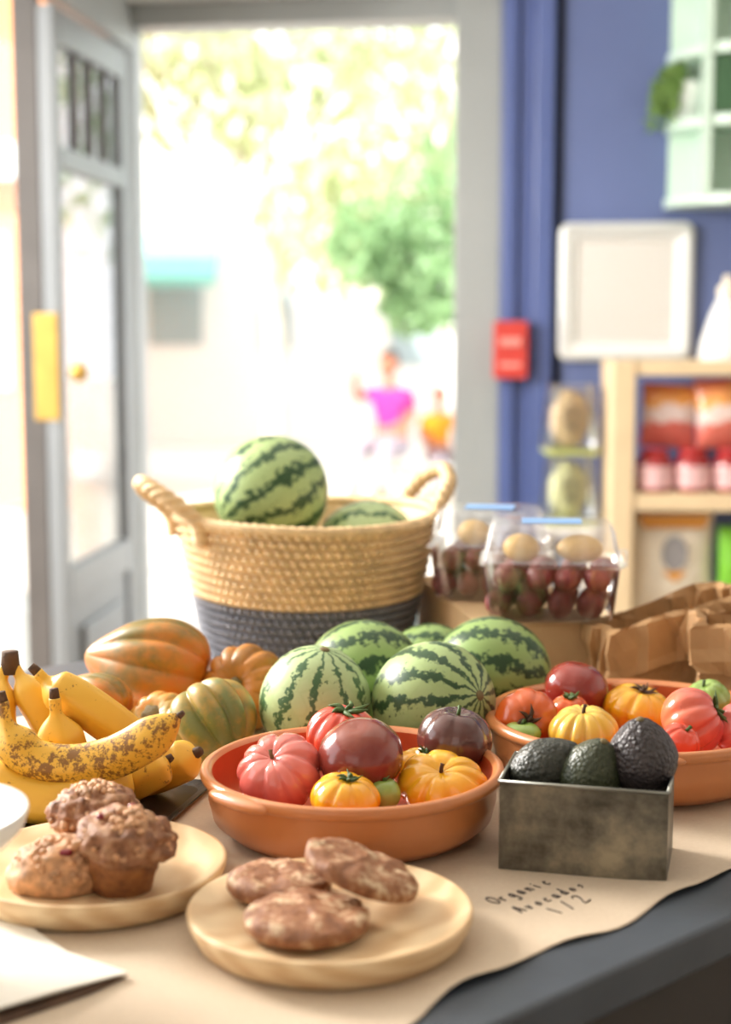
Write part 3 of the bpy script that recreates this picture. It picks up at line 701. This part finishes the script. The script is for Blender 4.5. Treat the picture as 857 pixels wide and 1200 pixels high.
# ------------------------------------------------------------------ metal box + avocados
mb_ = NT('tarnished_tin'); a = mb_.noise(16, 5, .65); b_ = mb_.noise(120, 3)
mb_.set(Base_Color=mb_.ramp(a, [(.35, lin((62, 58, 50))), (.5, lin((112, 106, 94))), (.68, lin((158, 148, 126)))]), Metallic=.55, Roughness=mb_.math('MULTIPLY_ADD', b_, .2, .35)); M['tin'] = mb_.m
fl = Vector((.123, 1.370, 0)); fr = Vector((.271, 1.332, 0)); ang = math.atan2(fr.y-fl.y, fr.x-fl.x); bw = (fr-fl).length; bd = .098; bh = .083
bx = empty('metal_box', (fl.x, fl.y, BZ), (0, 0, ang)); tag(bx, 'small tarnished metal box holding three avocados, near the counter edge', 'box')
th = .0016; b = MB()
for q in ((0, bw, 0, th, 0, bh), (0, bw, bd-th, bd, 0, bh), (0, th, th, bd-th, 0, bh), (bw-th, bw, th, bd-th, 0, bh), (th, bw-th, th, bd-th, 0, th)): b.add(box(*q))
b.build('box_body', M['tin'], bx, smooth=False)
M['tinrim'] = plain('tin_rim', (150, 150, 142), .3, .1, 30, metal=.9); b = MB()
rp = [(0, 0, bh), (bw, 0, bh), (bw, bd, bh), (0, bd, bh)]
for k in range(4):
    p, q = Vector(rp[k]), Vector(rp[(k+1) % 4]); b.add(tube([p, q], .0018, 8))
b.build('rolled_rim', M['tinrim'], bx)
def mat_avo(name, rgb, rgb2, bmp, sc):
    m = NT(name); co = m.coord(); v = m.new('ShaderNodeTexVoronoi', ins={'Vector': co, 'Scale': sc}).outputs['Distance']; n = m.noise(40, 4)
    m.set(Base_Color=m.mix(n, lin(rgb), lin(rgb2)), Roughness=.42, Coat_Weight=.1)
    h = m.math('ADD', m.math('MULTIPLY', v, -1.0), m.math('MULTIPLY', n, .5)); m.bump(h, bmp, .003); return m.m
M['avoD'] = mat_avo('avocado_skin_dark', (52, 46, 48), (78, 70, 72), .75, 240); M['avoG'] = mat_avo('avocado_skin_green', (48, 54, 38), (72, 78, 52), .4, 260); M['avoB'] = mat_avo('avocado_skin_olive', (44, 46, 42), (70, 72, 62), .55, 250)
def avocado(loc, rot, r, L_, mat, label):
    def fn(p):
        u = p.z/L_; k = 1-.22*max(0, u)-.10*max(0, u)**2; n = noise.noise(p*120)*.0007
        q = Vector((p.x*k, p.y*k, p.z)); return q+q.normalized()*n
    o = empty('avocado', loc, rot); tag(o, label, 'avocado', 'avocados in the metal box')
    one(ball(r, r, L_, 40, 56, fn), 'fruit', mat, o); one(ball(.004, .004, .002, 6, 10, None, (0, 0, L_)), 'stem_button', M['stem'], o); return o
avocado((0.1709, 1.4150, 0.9852), (math.radians(15), math.radians(60), .25), .0265, .037, M['avoB'], 'dark olive avocado lying at the left of the metal box')
avocado((0.2109, 1.4000, 0.9806), (math.radians(20), math.radians(16), 0), .0305, .040, M['avoG'], 'smooth dark green avocado in the middle of the metal box')
avocado((0.2593, 1.4000, 0.9995), (math.radians(8), math.radians(-12), .5), .0335, .038, M['avoD'], 'large bumpy purplish black avocado at the right of the metal box')

# ------------------------------------------------------------------ tomatoes
def tomato(p, r, mat, label, rot=(0,0,0), ribs=8, rd=.06, flat=.78, seed=0, calyx=True, lobes=0, group='heirloom tomatoes in the centre bowl', dim=.18, stem='greenstem', cal=1.0, wx=1.0):
    rnd = random.Random(seed); ph = [rnd.uniform(-.35, .35) for _ in range(ribs)]; dp = [rnd.uniform(.55, 1.25) for _ in range(ribs)]
    def fn(q):
        q = q/r; a = math.atan2(q.y, q.x); s = math.sqrt(q.x*q.x+q.y*q.y)
        aw = a+.12*math.sin(2*a+seed)+.08*math.sin(3*a+seed*2)
        k = (aw/(2*PI)*ribs) % ribs; i = int(k+.5) % ribs; fr = abs(k-round(k))
        g = rd*dp[i]*math.exp(-(fr/.16)**2)*min(1, s*1.35)*(1-.55*max(0, -q.z))
        m_ = 1-g+lobes*.10*math.sin(2*a+seed*1.7)+.025*noise.noise(Vector((q.x*1.6+seed, q.y*1.6, q.z*1.6)))
        z = q.z*flat
        z -= dim*math.exp(-(s/.30)**2) if q.z > 0 else -.06*math.exp(-(s/.25)**2)
        z += (-g*.55 if q.z > 0 else g*.3)
        return Vector((q.x*m_*r*wx, q.y*m_*r, z*r))
    o = empty('tomato', p, rot); tag(o, label, 'tomato', group)
    one(ball(r, nu=40, nv=96, fn=fn), 'fruit', mat, o)
    b = MB(); zt = r*(flat-dim)
    if calyx:
        for k in range(6):
            a = 2*PI*k/6+rnd.uniform(-.3, .3); l = r*.36*rnd.uniform(.8, 1.2)*cal
            pts = spline([(0,0,zt+.001), (l*.5*math.cos(a), l*.5*math.sin(a), zt+r*.10+.001), (l*math.cos(a+.3), l*math.sin(a+.3), zt+r*.12+rnd.uniform(-.001,.006))], 7)
            b.add(tube(pts, lambda u: max(.0003, .0018*cal*math.sin(PI*min(.98, u*.8+.2))), 6))
    b.add(tube(spline([(0,0,zt-.001), (.001,0,zt+r*.14), (.003*cal,.002,zt+r*.19)], 6), lambda u: .0021-.0004*u+.0008*(u > .9), 8))
    b.build('calyx', M[stem], o); return o
R_ = math.radians
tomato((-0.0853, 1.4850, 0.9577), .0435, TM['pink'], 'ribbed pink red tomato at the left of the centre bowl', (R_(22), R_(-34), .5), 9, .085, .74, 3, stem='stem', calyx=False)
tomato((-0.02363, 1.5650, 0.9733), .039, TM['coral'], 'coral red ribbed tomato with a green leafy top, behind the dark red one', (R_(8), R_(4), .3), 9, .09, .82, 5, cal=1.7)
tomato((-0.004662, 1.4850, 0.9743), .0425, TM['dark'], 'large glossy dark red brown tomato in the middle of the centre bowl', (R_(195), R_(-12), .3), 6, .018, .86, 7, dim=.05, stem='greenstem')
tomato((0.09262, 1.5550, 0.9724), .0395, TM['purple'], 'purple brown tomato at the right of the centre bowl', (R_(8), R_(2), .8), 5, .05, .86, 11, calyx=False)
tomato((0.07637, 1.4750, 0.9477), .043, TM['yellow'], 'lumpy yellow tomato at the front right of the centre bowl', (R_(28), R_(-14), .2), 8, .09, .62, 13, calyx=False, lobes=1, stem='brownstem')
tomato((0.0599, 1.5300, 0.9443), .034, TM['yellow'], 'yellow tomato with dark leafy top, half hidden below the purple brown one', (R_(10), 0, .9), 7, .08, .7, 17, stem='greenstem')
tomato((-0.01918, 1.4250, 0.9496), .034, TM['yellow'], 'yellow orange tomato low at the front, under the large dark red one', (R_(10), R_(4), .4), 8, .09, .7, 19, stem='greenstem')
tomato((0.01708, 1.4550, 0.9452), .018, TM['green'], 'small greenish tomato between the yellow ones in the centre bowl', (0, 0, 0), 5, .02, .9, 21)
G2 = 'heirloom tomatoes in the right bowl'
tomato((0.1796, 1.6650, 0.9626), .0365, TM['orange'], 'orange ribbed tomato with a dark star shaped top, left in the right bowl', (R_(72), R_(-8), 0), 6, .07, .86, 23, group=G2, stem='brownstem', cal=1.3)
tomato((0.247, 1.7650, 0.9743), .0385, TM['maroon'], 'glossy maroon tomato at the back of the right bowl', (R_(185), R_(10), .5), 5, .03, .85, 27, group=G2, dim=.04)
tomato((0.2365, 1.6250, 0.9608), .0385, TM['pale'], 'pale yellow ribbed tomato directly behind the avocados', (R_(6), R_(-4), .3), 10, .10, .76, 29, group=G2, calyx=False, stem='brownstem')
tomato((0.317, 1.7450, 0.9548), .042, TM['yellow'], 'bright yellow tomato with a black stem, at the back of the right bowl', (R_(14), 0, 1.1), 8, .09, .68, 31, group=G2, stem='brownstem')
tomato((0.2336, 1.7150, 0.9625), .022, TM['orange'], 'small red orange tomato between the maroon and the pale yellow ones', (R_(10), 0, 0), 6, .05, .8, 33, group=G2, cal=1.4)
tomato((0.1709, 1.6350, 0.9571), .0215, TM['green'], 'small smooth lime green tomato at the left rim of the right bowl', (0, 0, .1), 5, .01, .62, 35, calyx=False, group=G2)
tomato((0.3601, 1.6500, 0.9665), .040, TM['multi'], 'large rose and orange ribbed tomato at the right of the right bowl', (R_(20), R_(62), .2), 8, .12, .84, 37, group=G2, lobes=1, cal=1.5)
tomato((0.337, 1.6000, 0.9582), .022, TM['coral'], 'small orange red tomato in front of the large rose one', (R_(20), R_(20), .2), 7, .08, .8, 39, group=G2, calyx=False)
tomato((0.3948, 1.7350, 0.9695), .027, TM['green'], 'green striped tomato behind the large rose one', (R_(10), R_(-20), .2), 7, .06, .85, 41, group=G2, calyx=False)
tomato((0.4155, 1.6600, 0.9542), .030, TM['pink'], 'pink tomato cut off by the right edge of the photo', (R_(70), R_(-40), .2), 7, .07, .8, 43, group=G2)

# ------------------------------------------------------------------ melons
def melon(p, r, ln, mat, rot, label, group='small watermelons on the counter', name='watermelon'):
    o = empty(name, p, rot); tag(o, label, 'watermelon', group)
    def fn(q): return q*(1+.012*noise.noise(q*14+Vector((p[0]*40, 0, 0))))
    one(ball(r, r, r*ln, 40, 64, fn), 'rind', mat, o)
    one(ball(.006, .006, .0025, 6, 12, None, (0, 0, r*ln)), 'stem_scar', M['stem'], o); return o
melon((-.058, 1.722, .9680), .0640, 1.05, M['melonA'], (R_(12), R_(6), .4), 'pale striped watermelon at the left, directly behind the centre bowl')
melon((.078, 1.722, .9705), .0690, 1.06, M['melonB'], (R_(30), R_(72), -.25), 'striped watermelon in front, behind the purple brown tomato')
melon((-.003, 1.862, .9690), .0680, 1.08, M['melonC'], (R_(10), R_(78), .35), 'darker green watermelon touching the basket, behind the front two')
melon((.158, 1.874, .9700), .0690, 1.06, M['melonC'], (R_(-10), R_(100), -.2), 'striped watermelon at the right, in front of the potato packs')
melon((.086, 1.985, .9550), .0540, 1.1, M['melonC'], (R_(30), R_(90), .5), 'little dark green watermelon peeking out between the two back melons')
GB = 'watermelons in the basket'
melon((-.142, 2.295, 1.150), .0850, 1.02, M['melonB'], (R_(-12), R_(62), .2), 'large striped watermelon sticking up out of the woven basket', GB)
melon((.002, 2.300, 1.064), .0720, 1.08, M['melonA'], (R_(10), R_(80), .1), 'pale watermelon sunk low in the woven basket beside the large one', GB)
melon((-.150, 2.265, .996), .0680, 1.02, M['melonC'], (.3, .8, .2), 'watermelon at the bottom of the woven basket, below the large one', GB)
melon((-.065, 2.372, .968), .0600, 1.02, M['melonC'], (.3, .8, .2), 'watermelon at the bottom of the woven basket, towards the doorway', GB)

# ------------------------------------------------------------------ basket
bk = empty('woven_basket', (-.09, 2.295, BZ)); tag(bk, 'round woven basket with a dark lower band and two rope handles, holding watermelons', 'basket')
M['weave'] = plain('rush_weave', (224, 192, 146), .6, .2, 40, .3); M['weaved'] = plain('charcoal_weave', (112, 113, 122), .42, .2, 40, .3)
def weave(z0, z1, rows, phase=0):
    nst, pr, ps = 84, 7, 9; v = []; nz = rows*pr+1; na = nst*ps
    for i in range(nz):
        t = i/(nz-1); z = z0+(z1-z0)*t; h = z/.215; R0 = .139+.050*h**.85
        row = t*rows; k = int(min(row, rows-1e-6)); fr = row-k
        for j in range(na):
            a = 2*PI*j/na; st_ = (j/ps)+.5*((k+phase) % 2)+.35*fr
            d = .012*(abs(math.sin(PI*fr))**.7)*(.1+.9*abs(math.sin(PI*st_))**.7)
            w = 1+.008*math.sin(3*a+1)+.006*noise.noise(Vector((math.cos(a)*3, math.sin(a)*3, z*20)))
            v.append(((R0*w+d)*math.cos(a), (R0*w+d)*math.sin(a), z+.004*math.sin(2*a+.6)*h))
    return v, grid_faces(nz, na)
one(weave(.0, .098, 8), 'dark_weave_band', M['weaved'], bk); one(weave(.098, .215, 9, 1), 'natural_weave_body', M['weave'], bk)
one(lathe([(.194,.216),(.187,.20),(.163,.098),(.138,.006),(0,.004)], 64, lambda p: Vector((p.x, p.y, p.z+.004*math.sin(2*math.atan2(p.y,p.x)+.6)*p.z/.215))), 'inside_wall', M['weave'], bk)
rp = []
for i in range(240):
    a = 2*PI*i/240; rp.append(Vector((.1955*math.cos(a), .1955*math.sin(a), .217+.004*math.sin(2*a+.6))))
def rope(path, r, n_tw, closed=False, strands=3):
    n = len(path); v, f = tube(path, r, 18, None, 0, closed); out = []
    for i in range(n):
        for j in range(18):
            p = Vector(v[i*18+j]); c = path[i]; ph = 2*PI*j/18*strands+2*PI*n_tw*i/n
            out.append(tuple(c+(p-c)*(.68+.42*abs(math.sin(ph/2)))))
    return out, f
one(rope(rp, .0075, 150, True), 'rim_rope', M['weave'], bk)
def handle(a, lean):
    c = Vector((.193*math.cos(a), .193*math.sin(a), .17)); t = Vector((-math.sin(a), math.cos(a), 0)); o_ = Vector((math.cos(a), math.sin(a), 0))
    pts = [c+t*.058-o_*.006+Vector((0,0,.02)), c+t*.056+o_*.004+Vector((0,0,.055)), c+t*.042+o_*(.03*lean+.010)+Vector((0,0,.088)), c+o_*(.045*lean+.012)+Vector((0,0,.104)), c-t*.042+o_*(.03*lean+.010)+Vector((0,0,.088)), c-t*.056+o_*.004+Vector((0,0,.055)), c-t*.058-o_*.006+Vector((0,0,.02))]
    return rope(spline(pts, 130), .0115, 20)
one(handle(R_(206), 1.1), 'handle', M['weave'], bk); one(handle(R_(25), .6), 'handle', M['weave'], bk)

# ------------------------------------------------------------------ squashes
def squash(p, prof, rot, mat, label, ribs=10, rd=.13, stemlen=.02, seed=0, sr=.007, scale=1.0, cut=False):
    """prof [(r,z)] from the stem end (top) to the blossom tip (bottom)"""
    o = empty('acorn_squash', p, rot, scale); tag(o, label, 'squash', 'acorn squashes behind the bananas')
    n = 44; pr = spline([(r, 0, z) for r, z in prof], n); rm = max(r for r, z in prof)
    def fn(q):
        a = math.atan2(q.y, q.x); s = math.hypot(q.x, q.y)/rm
        aw = a+.05*math.sin(3*a+seed)
        g = abs(math.cos(aw*ribs/2))        # 1 on the crest, 0 in the groove
        k = 1-rd*(1-g**.55)*min(1, s*1.6); return Vector((q.x*k, q.y*k, q.z))
    one(lathe([(max(q.x, 0), q.z) for q in pr], 160, fn), 'skin', mat, o)
    z0 = prof[0][1]
    st_ = tube(spline([(0,0,z0-.004), (0,0,z0+stemlen*.5), (stemlen*.15,0,z0+stemlen)], 8), lambda u: sr*(1.5-.6*u), 20, lambda a: 1+.15*math.cos(5*a))
    one(st_, 'stem', M['stem'], o)
    return o
acorn = [(0,.046),(.022,.050),(.043,.040),(.054,.018),(.054,-.006),(.043,-.034),(.025,-.056),(.010,-.070),(0,-.074)]
squat = [(0,.030),(.012,.036),(.030,.038),(.046,.024),(.050,.002),(.044,-.020),(.028,-.036),(.012,-.041),(0,-.042)]
squash((-0.2613, 1.8850, 0.9694), acorn, (R_(8), R_(103), R_(8)), M['sqO'], 'large orange and olive squash lying on top of the others, pointed end left', 9, .15, .018, 1, .006, 1.25)
squash((-0.1466, 1.8650, 0.9524), squat, (R_(58), R_(-52), .1), M['sqD'], 'amber ribbed squash with its stem towards the camera, below the basket', 12, .17, .012, 2, .0065, 1.08)
squash((-0.1742, 1.7050, 0.9481), squat, (R_(-38), R_(-32), .2), M['sqG'], 'green and orange deeply ribbed squash beside the centre bowl', 9, .26, .012, 3, .006, 1.08)
squash((-0.3123, 1.7700, 0.9567), acorn, (R_(10), R_(118), -.3), M['sqO'], 'bright orange squash mostly hidden behind the bananas', 10, .10, .014, 4, .008, .66)
squash((-0.237, 1.7450, 0.9365), squat, (R_(40), R_(-25), 0), M['sqG'], 'small dark squash wedged under the large orange one, showing its cut stem', 10, .15, .010, 6, .013, .78)

# ------------------------------------------------------------------ bananas on tray
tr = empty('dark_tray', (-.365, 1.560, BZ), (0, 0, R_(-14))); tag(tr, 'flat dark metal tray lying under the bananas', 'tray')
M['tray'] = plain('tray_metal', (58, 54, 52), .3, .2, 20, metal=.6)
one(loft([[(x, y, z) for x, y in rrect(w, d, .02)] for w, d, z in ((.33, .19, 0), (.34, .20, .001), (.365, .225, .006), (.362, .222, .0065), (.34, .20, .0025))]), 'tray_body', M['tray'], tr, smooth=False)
GBn = 'bananas on the dark tray'
def banana(pts, r, mat, label, tip=True, stem=.25, parent=None, seed=0, n=34, tipr=.0045):
    """pts: stem end first"""
    path = spline(pts, n)
    def rad(u):
        s = min(1, max(0, (u-stem*.45)/(stem*.75))); s = s*s*(3-2*s)
        e = 1-min(1, max(0, (u-.82)/.18))**1.7*.84
        return (.0065+(r-.0065)*s)*e
    sh = lambda a: 1-.10*abs(math.sin(a*2.5+seed))
    if parent: o = empty('banana', (0,0,0)); o.parent = parent
    else:
        o = empty('banana', tuple(path[n//2])); tag(o, label, 'banana', GBn)
    c = Vector((0,0,0)) if parent else path[n//2]
    path = [p-c for p in path]
    one(tube(path, rad, 25, sh), 'peel' if not parent else 'peel', mat, o)
    e = (path[-1]-path[-2]).normalized(); one(tube([path[-1]-e*.004, path[-1]+e*.003, path[-1]+e*.006], lambda u: tipr*(1.15-.45*u), 10), 'blossom_tip', M['brownstem'], o)
    e = (path[0]-path[1]).normalized(); one(tube([path[0]-e*.001, path[0]+e*.006, path[0]+e*.010], lambda u: .0055*(1-.15*u), 10), 'stem_end', M['brownstem'], o)
    return o
banana([(-0.4203, 1.5600, 0.9929), (-0.391, 1.5200, 0.9607), (-0.355, 1.5000, 0.9347), (-0.3156, 1.4950, 0.9257), (-0.2778, 1.5000, 0.932), (-0.2516, 1.5150, 0.9434), (-0.2402, 1.5200, 0.95)], .0275, M['ban'], 'plump yellow banana lowest at the front, tip towards the muffins')
banana([(-0.3627, 1.5000, 1.0260), (-0.3559, 1.5000, 0.9946), (-0.3344, 1.5000, 0.9682), (-0.2933, 1.4950, 0.9626), (-0.2496, 1.4900, 0.9728), (-0.2103, 1.4850, 0.9951), (-0.184, 1.4800, 1.0164)], .0225, M['banS'], 'heavily brown speckled banana lying on top, tip pointing right', stem=.2, tipr=.0035)
banana([(-0.3455, 1.5850, 1.0361), (-0.3297, 1.5850, 1.0214), (-0.2994, 1.5800, 1.0061), (-0.264, 1.5800, 0.9803), (-0.2345, 1.5900, 0.9498), (-0.2135, 1.6000, 0.9263)], .0235, M['ban'], 'yellow banana with one brown bruise, sloping down behind the speckled one', stem=.22)
banana([(-0.3199, 1.5450, 1.0184), (-0.3186, 1.5450, 1.0004), (-0.3166, 1.5500, 0.9774), (-0.3104, 1.5600, 0.9491), (-0.2995, 1.5700, 0.9232)], .0255, M['banM'], 'short banana standing with its stem up, between the others', stem=.42)
banana([(-0.317, 1.5450, 0.9217), (-0.2816, 1.5450, 0.9217), (-0.2461, 1.5450, 0.9289), (-0.2194, 1.5450, 0.9426), (-0.2049, 1.5500, 0.952)], .0210, M['banM'], 'freckled banana under the speckled one, tip near the dark tray', stem=.2)
banana([(-0.3005, 1.6000, 0.9169), (-0.264, 1.6000, 0.9159), (-0.2258, 1.5900, 0.9264), (-0.1959, 1.5850, 0.94), (-0.1781, 1.5800, 0.9508)], .0235, M['ban'], 'yellow banana with a blackened tip, closest to the centre bowl', stem=.2, tipr=.006)
bb = empty('banana_bunch', (-0.3845, 1.6300, 1.0408)); tag(bb, 'bunch of two bananas joined at a dark crown, standing at the left edge', 'banana', GBn)
c0 = Vector((-0.3845, 1.6300, 1.0408))
for pts in ([(-0.3801, 1.6300, 1.0314), (-0.3693, 1.6250, 1.0156), (-0.3505, 1.6200, 0.9867), (-0.3329, 1.6200, 0.9527), (-0.3152, 1.6300, 0.9193)], [(-0.3903, 1.6300, 1.0314), (-0.394, 1.6200, 1.0121), (-0.3962, 1.6100, 0.9817), (-0.389, 1.6100, 0.9441), (-0.3737, 1.6200, 0.9127)]):
    banana([Vector(p)-c0 for p in pts], .0205, M['ban'], None, parent=bb, stem=.3)
one(lathe([(0,-.016),(.011,-.016),(.0095,.002),(.009,.008),(0,.0085)], 12), 'crown', M['brownstem'], bb)

# ------------------------------------------------------------------ potato packs on a carton
cbx = empty('kraft_box', (.152, 1.985, BZ), (0, 0, R_(10))); tag(cbx, 'kraft cardboard box supporting the two clear packs of potatoes', 'box')
one(box(0, .172, 0, .40, 0, .105), 'carton', M['carton'], cbx, smooth=False, bevel=.003)
one(box(-.002, .174, -.002, .402, .105, .108), 'lid_flap', M['carton'], cbx, smooth=False)
M['potP'] = plain('purple_potato_skin', (122, 54, 54), .5, .35, 30, .3); M['potY'] = plain('yellow_potato_skin', (216, 176, 106), .5, .15, 30, .25); M['bluelabel'] = plain('blue_label', (130, 172, 222), .4, .05)
protoP = None
def clam(x, y, z, rz, w, label, seed, dcol, d=.13):
    o = empty('potato_pack', (x, y, z), (0, 0, rz)); tag(o, label, 'plastic pack', 'clear packs of potatoes')
    def ring(w_, d_, zz, corr=0):
        pts = rrect(w_, d_, min(.018, w_*.4, d_*.4), 6); out = []
        P_ = []
        for i in range(len(pts)):
            a, b = Vector(pts[i]), Vector(pts[(i+1) % len(pts)]); m = 24 if i % 7 == 6 else 1
            for k in range(m): P_.append(a.lerp(b, k/m))
        for i, q in enumerate(P_):
            s = 1+corr*.014*math.sin(i*1.25); out.append((q.x*s, q.y*s, zz))
        return out
    one(loft([ring(w*.86, d*.86, .001), ring(w*.90, d*.90, .006, 1), ring(w*.985, d*.985, .072, 1), ring(w, d, .075), ring(w*1.06, d*1.06, .075), ring(w*1.06, d*1.06, .078)], False), 'base_tray', M['plastic'], o)
    one(loft([ring(w*1.06, d*1.06, .079), ring(w, d, .080), ring(w*.97, d*.97, .086, 2), ring(w*.90, d*.90, .118, 2), ring(w*.84, d*.84, .128), ring(w*.5, d*.5, .126), ring(w*.1, d*.1, .126)], False), 'lid', M['lid'], o)
    one(box(-w*.22, w*.22, -d*.2, d*.2, .1282, .1290), 'blue_label', M['bluelabel'], o, smooth=False)
    one(box(w*.5, w*.56, -.012, .012, .070, .090), 'tab', M['plastic'], o, smooth=False)
    rnd = random.Random(seed); RM = T(x, y, z, 0, 0, rz)
    lay = []
    for zz, nx_, ny_ in ((.0225, 4, 3), (.0570, 4, 3)):
        for i in range(nx_):
            for j in range(ny_):
                lay.append(((i-(nx_-1)/2+(.18 if zz > .04 else -.10)+.12*(j-1))*w*.222, (j-1)*d*.29, zz))
    for q in lay:
        q = RM @ Vector((q[0]+rnd.uniform(-.002,.002), q[1]+rnd.uniform(-.002,.002), q[2]))
        pr_ = MB(); a1, b1, c1_ = rnd.uniform(.0165,.0195), rnd.uniform(.0165, .0190), rnd.uniform(.0165,.0190)
        pt_ = one(ball(a1, b1, c1_, 12, 16, lambda p: p*(1+.07*noise.noise(p*60+q*30))), 'potato', M['potP'], loc=tuple(q), rot=(0, 0, rnd.uniform(-.6,.6)+rz))
        tag(pt_, 'small purple red potato inside the %s' % dcol, 'potato', 'purple potatoes in the %s' % dcol)
    return RM
RM = clam(.250, 2.045, 1.0095, R_(-6), .180, 'clear lidded plastic pack of potatoes in front, two yellow potatoes on top', 3, 'front clear pack')
for dx, dy, lab, a, b_ in ((-.040, -.02, 'round yellow potato on top at the left of the front clear pack', .0245, .021), (.038, -.02, 'oblong yellow potato on top at the right of the front clear pack', .031, .0215)):
    q = RM @ Vector((dx, dy, .0945)); o = one(ball(a, b_, .019, 18, 24, lambda p: p*(1+.05*noise.noise(p*40))), 'potato', M['potY'], loc=tuple(q)); tag(o, lab, 'potato', 'yellow potatoes in the clear packs')
RM = clam(.180, 2.205, 1.0095, R_(-10), .160, 'clear lidded plastic pack of potatoes behind, next to the basket', 5, 'rear clear pack', .14)
q = RM @ Vector((-.02, -.03, .0945)); o = one(ball(.024, .021, .019, 18, 24), 'potato', M['potY'], loc=tuple(q)); tag(o, 'yellow potato on top inside the rear clear pack', 'potato', 'yellow potatoes in the clear packs')

# ------------------------------------------------------------------ paper bags
def paper_bag(loc, rz, w, d, h, cuff, label, seed, slope=0.0):
    o = empty('paper_bag', loc, (0, 0, rz)); tag(o, label, 'paper bag', 'crumpled paper bags at the right')
    def ring(w_, d_, z, amp, ph, sl=0):
        pts = rrect(w_, d_, .006, 2); P_ = []
        for i in range(len(pts)):
            a, b = Vector(pts[i]), Vector(pts[(i+1) % len(pts)]); m = 12 if i % 3 == 2 else 1
            for k in range(m): P_.append(a.lerp(b, k/m))
        out = []
        for q in P_:
            n1 = noise.noise(Vector((q.x*18+seed, q.y*18, z*22+ph))); n2 = noise.noise(Vector((q.x*18+seed+9, q.y*18+4, z*30+ph)))
            n3 = noise.noise(Vector((q.x*55+seed, q.y*55, z*60+ph)))
            out.append((q.x*(1+amp*n1*1.5)+n3*.024*amp*8, q.y*(1+amp*n2*2.5)+n3*.024*amp*8, z+amp*.09*n2+sl*(q.x/w_)))
        return out
    body = [ring(w*.92, d*.92, 0, 0, 0)]+[ring(w*(.92+.05*t), d*(.92+.05*t), h*t, .05, t) for t in (.12, .25, .4, .55, .7, .85)]
    body += [ring(w*.97, d*.97, h, .08, 1, slope)]
    one(loft(body, False), 'bag_body', M['bag'], o, smooth=False)
    ci = [ring(w*.97, d*.97, h-.001, .08, 1, slope), ring(w*1.02, d*1.02, h+.006, .08, 1.4, slope), ring(w*1.10, d*1.14, h+.002, .09, 2, slope), ring(w*1.13, d*1.22, h-cuff*.4, .10, 3, slope), ring(w*1.12, d*1.22, h-cuff*.75, .10, 4, slope), ring(w*1.14, d*1.24, h-cuff, .09, 5, slope)]
    c = one(loft(ci, False), 'folded_cuff', M['bag'], o, smooth=False); s = c.modifiers.new('t', 'SOLIDIFY'); s.thickness = .0008
    s = o.children[0].modifiers.new('t', 'SOLIDIFY'); s.thickness = .0008
    return o
paper_bag((.402, 2.005, BZ), R_(14), .186, .085, .125, .058, 'open brown paper bag with a rolled cuff, just behind the right bowl', 2, .045)
paper_bag((.500, 1.888, BZ), R_(-8), .165, .085, .125, .055, 'brown paper bag with a crumpled top at the right edge, nearest the camera', 7, -.01)
paper_bag((.585, 2.13, BZ), R_(10), .16, .10, .130, .05, 'brown paper bag standing behind the other two at the right edge', 12, .01)

# ------------------------------------------------------------------ left foreground paper and cup
fp = []
pA = [(-0.2947, 1.0328, 0.9), (-0.2326, 1.0836, 0.9), (-0.1831, 1.1314, 0.9), (-0.2323, 1.1650, 0.9), (-0.294, 1.2438, 0.9), (-0.3541, 1.2532, 0.9)]
b = MB(); top = [(x, y, BZ+.006+.004*math.sin(i*1.3)) for i, (x, y, z) in enumerate(pA)]; bot = [(x, y, BZ+.001) for (x, y, z) in pA]
M['napkin'] = plain('napkin', (240, 236, 226), .8, .04, 20, .2)
top = [(pA[0][0], pA[0][1], BZ+.010), (pA[1][0], pA[1][1], BZ+.010), (pA[2][0], pA[2][1], BZ+.0045), (pA[3][0], pA[3][1], BZ+.0035), (pA[4][0], pA[4][1], BZ+.0035), (pA[5][0], pA[5][1], BZ+.004)]
b.add((top, [(0,1,2,5), (2,3,4,5)])); na = b.build('napkin', M['napkin'], smooth=False); s = na.modifiers.new('t', 'SOLIDIFY'); s.thickness = .0012; s.offset = -1
tag(na, 'folded white napkin with its front edge lifted, at the bottom left corner', 'napkin')
kn = empty('napkin_shade', (-0.1829, 1.1298, 0.9)); tag(kn, 'thin dark brown strip standing in for the shade under the lifted napkin edge', 'napkin_shade')
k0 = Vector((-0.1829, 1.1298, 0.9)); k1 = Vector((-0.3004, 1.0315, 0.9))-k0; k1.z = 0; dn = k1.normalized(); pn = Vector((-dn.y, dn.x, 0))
one(loft([[(0,0,.002),(0,0,.0025),(0,0,.003),(0,0,.0025)]]+[[tuple(k1*t+pn*w_+Vector((0,0,.001))), tuple(k1*t-pn*w_+Vector((0,0,.001))), tuple(k1*t-pn*w_+Vector((0,0,.0042))), tuple(k1*t+pn*w_*.4+Vector((0,0,.0042)))] for t, w_ in ((.25, .008), (.6, .011), (1, .013))]), 'shade_strip', M['brownstem'], kn, smooth=False)  # dark strip modelled in place of the shade below the napkin edge
cu = empty('cake_stand', (-.352, 1.168, BZ)); tag(cu, 'white footed dish, only its rim showing at the left edge of the photo', 'dish')
one(lathe([(0,0),(.040,0),(.041,.004),(.020,.012),(.009,.022),(.009,.075),(.016,.086),(0,.087)], 40), 'foot', M['white'], cu)
one(lathe([(0,.0865),(.04,.087),(.07,.094),(.082,.106),(.086,.118),(.0855,.121),(.081,.119),(.072,.102),(.04,.093),(0,.092)], 56), 'dish', M['white'], cu)
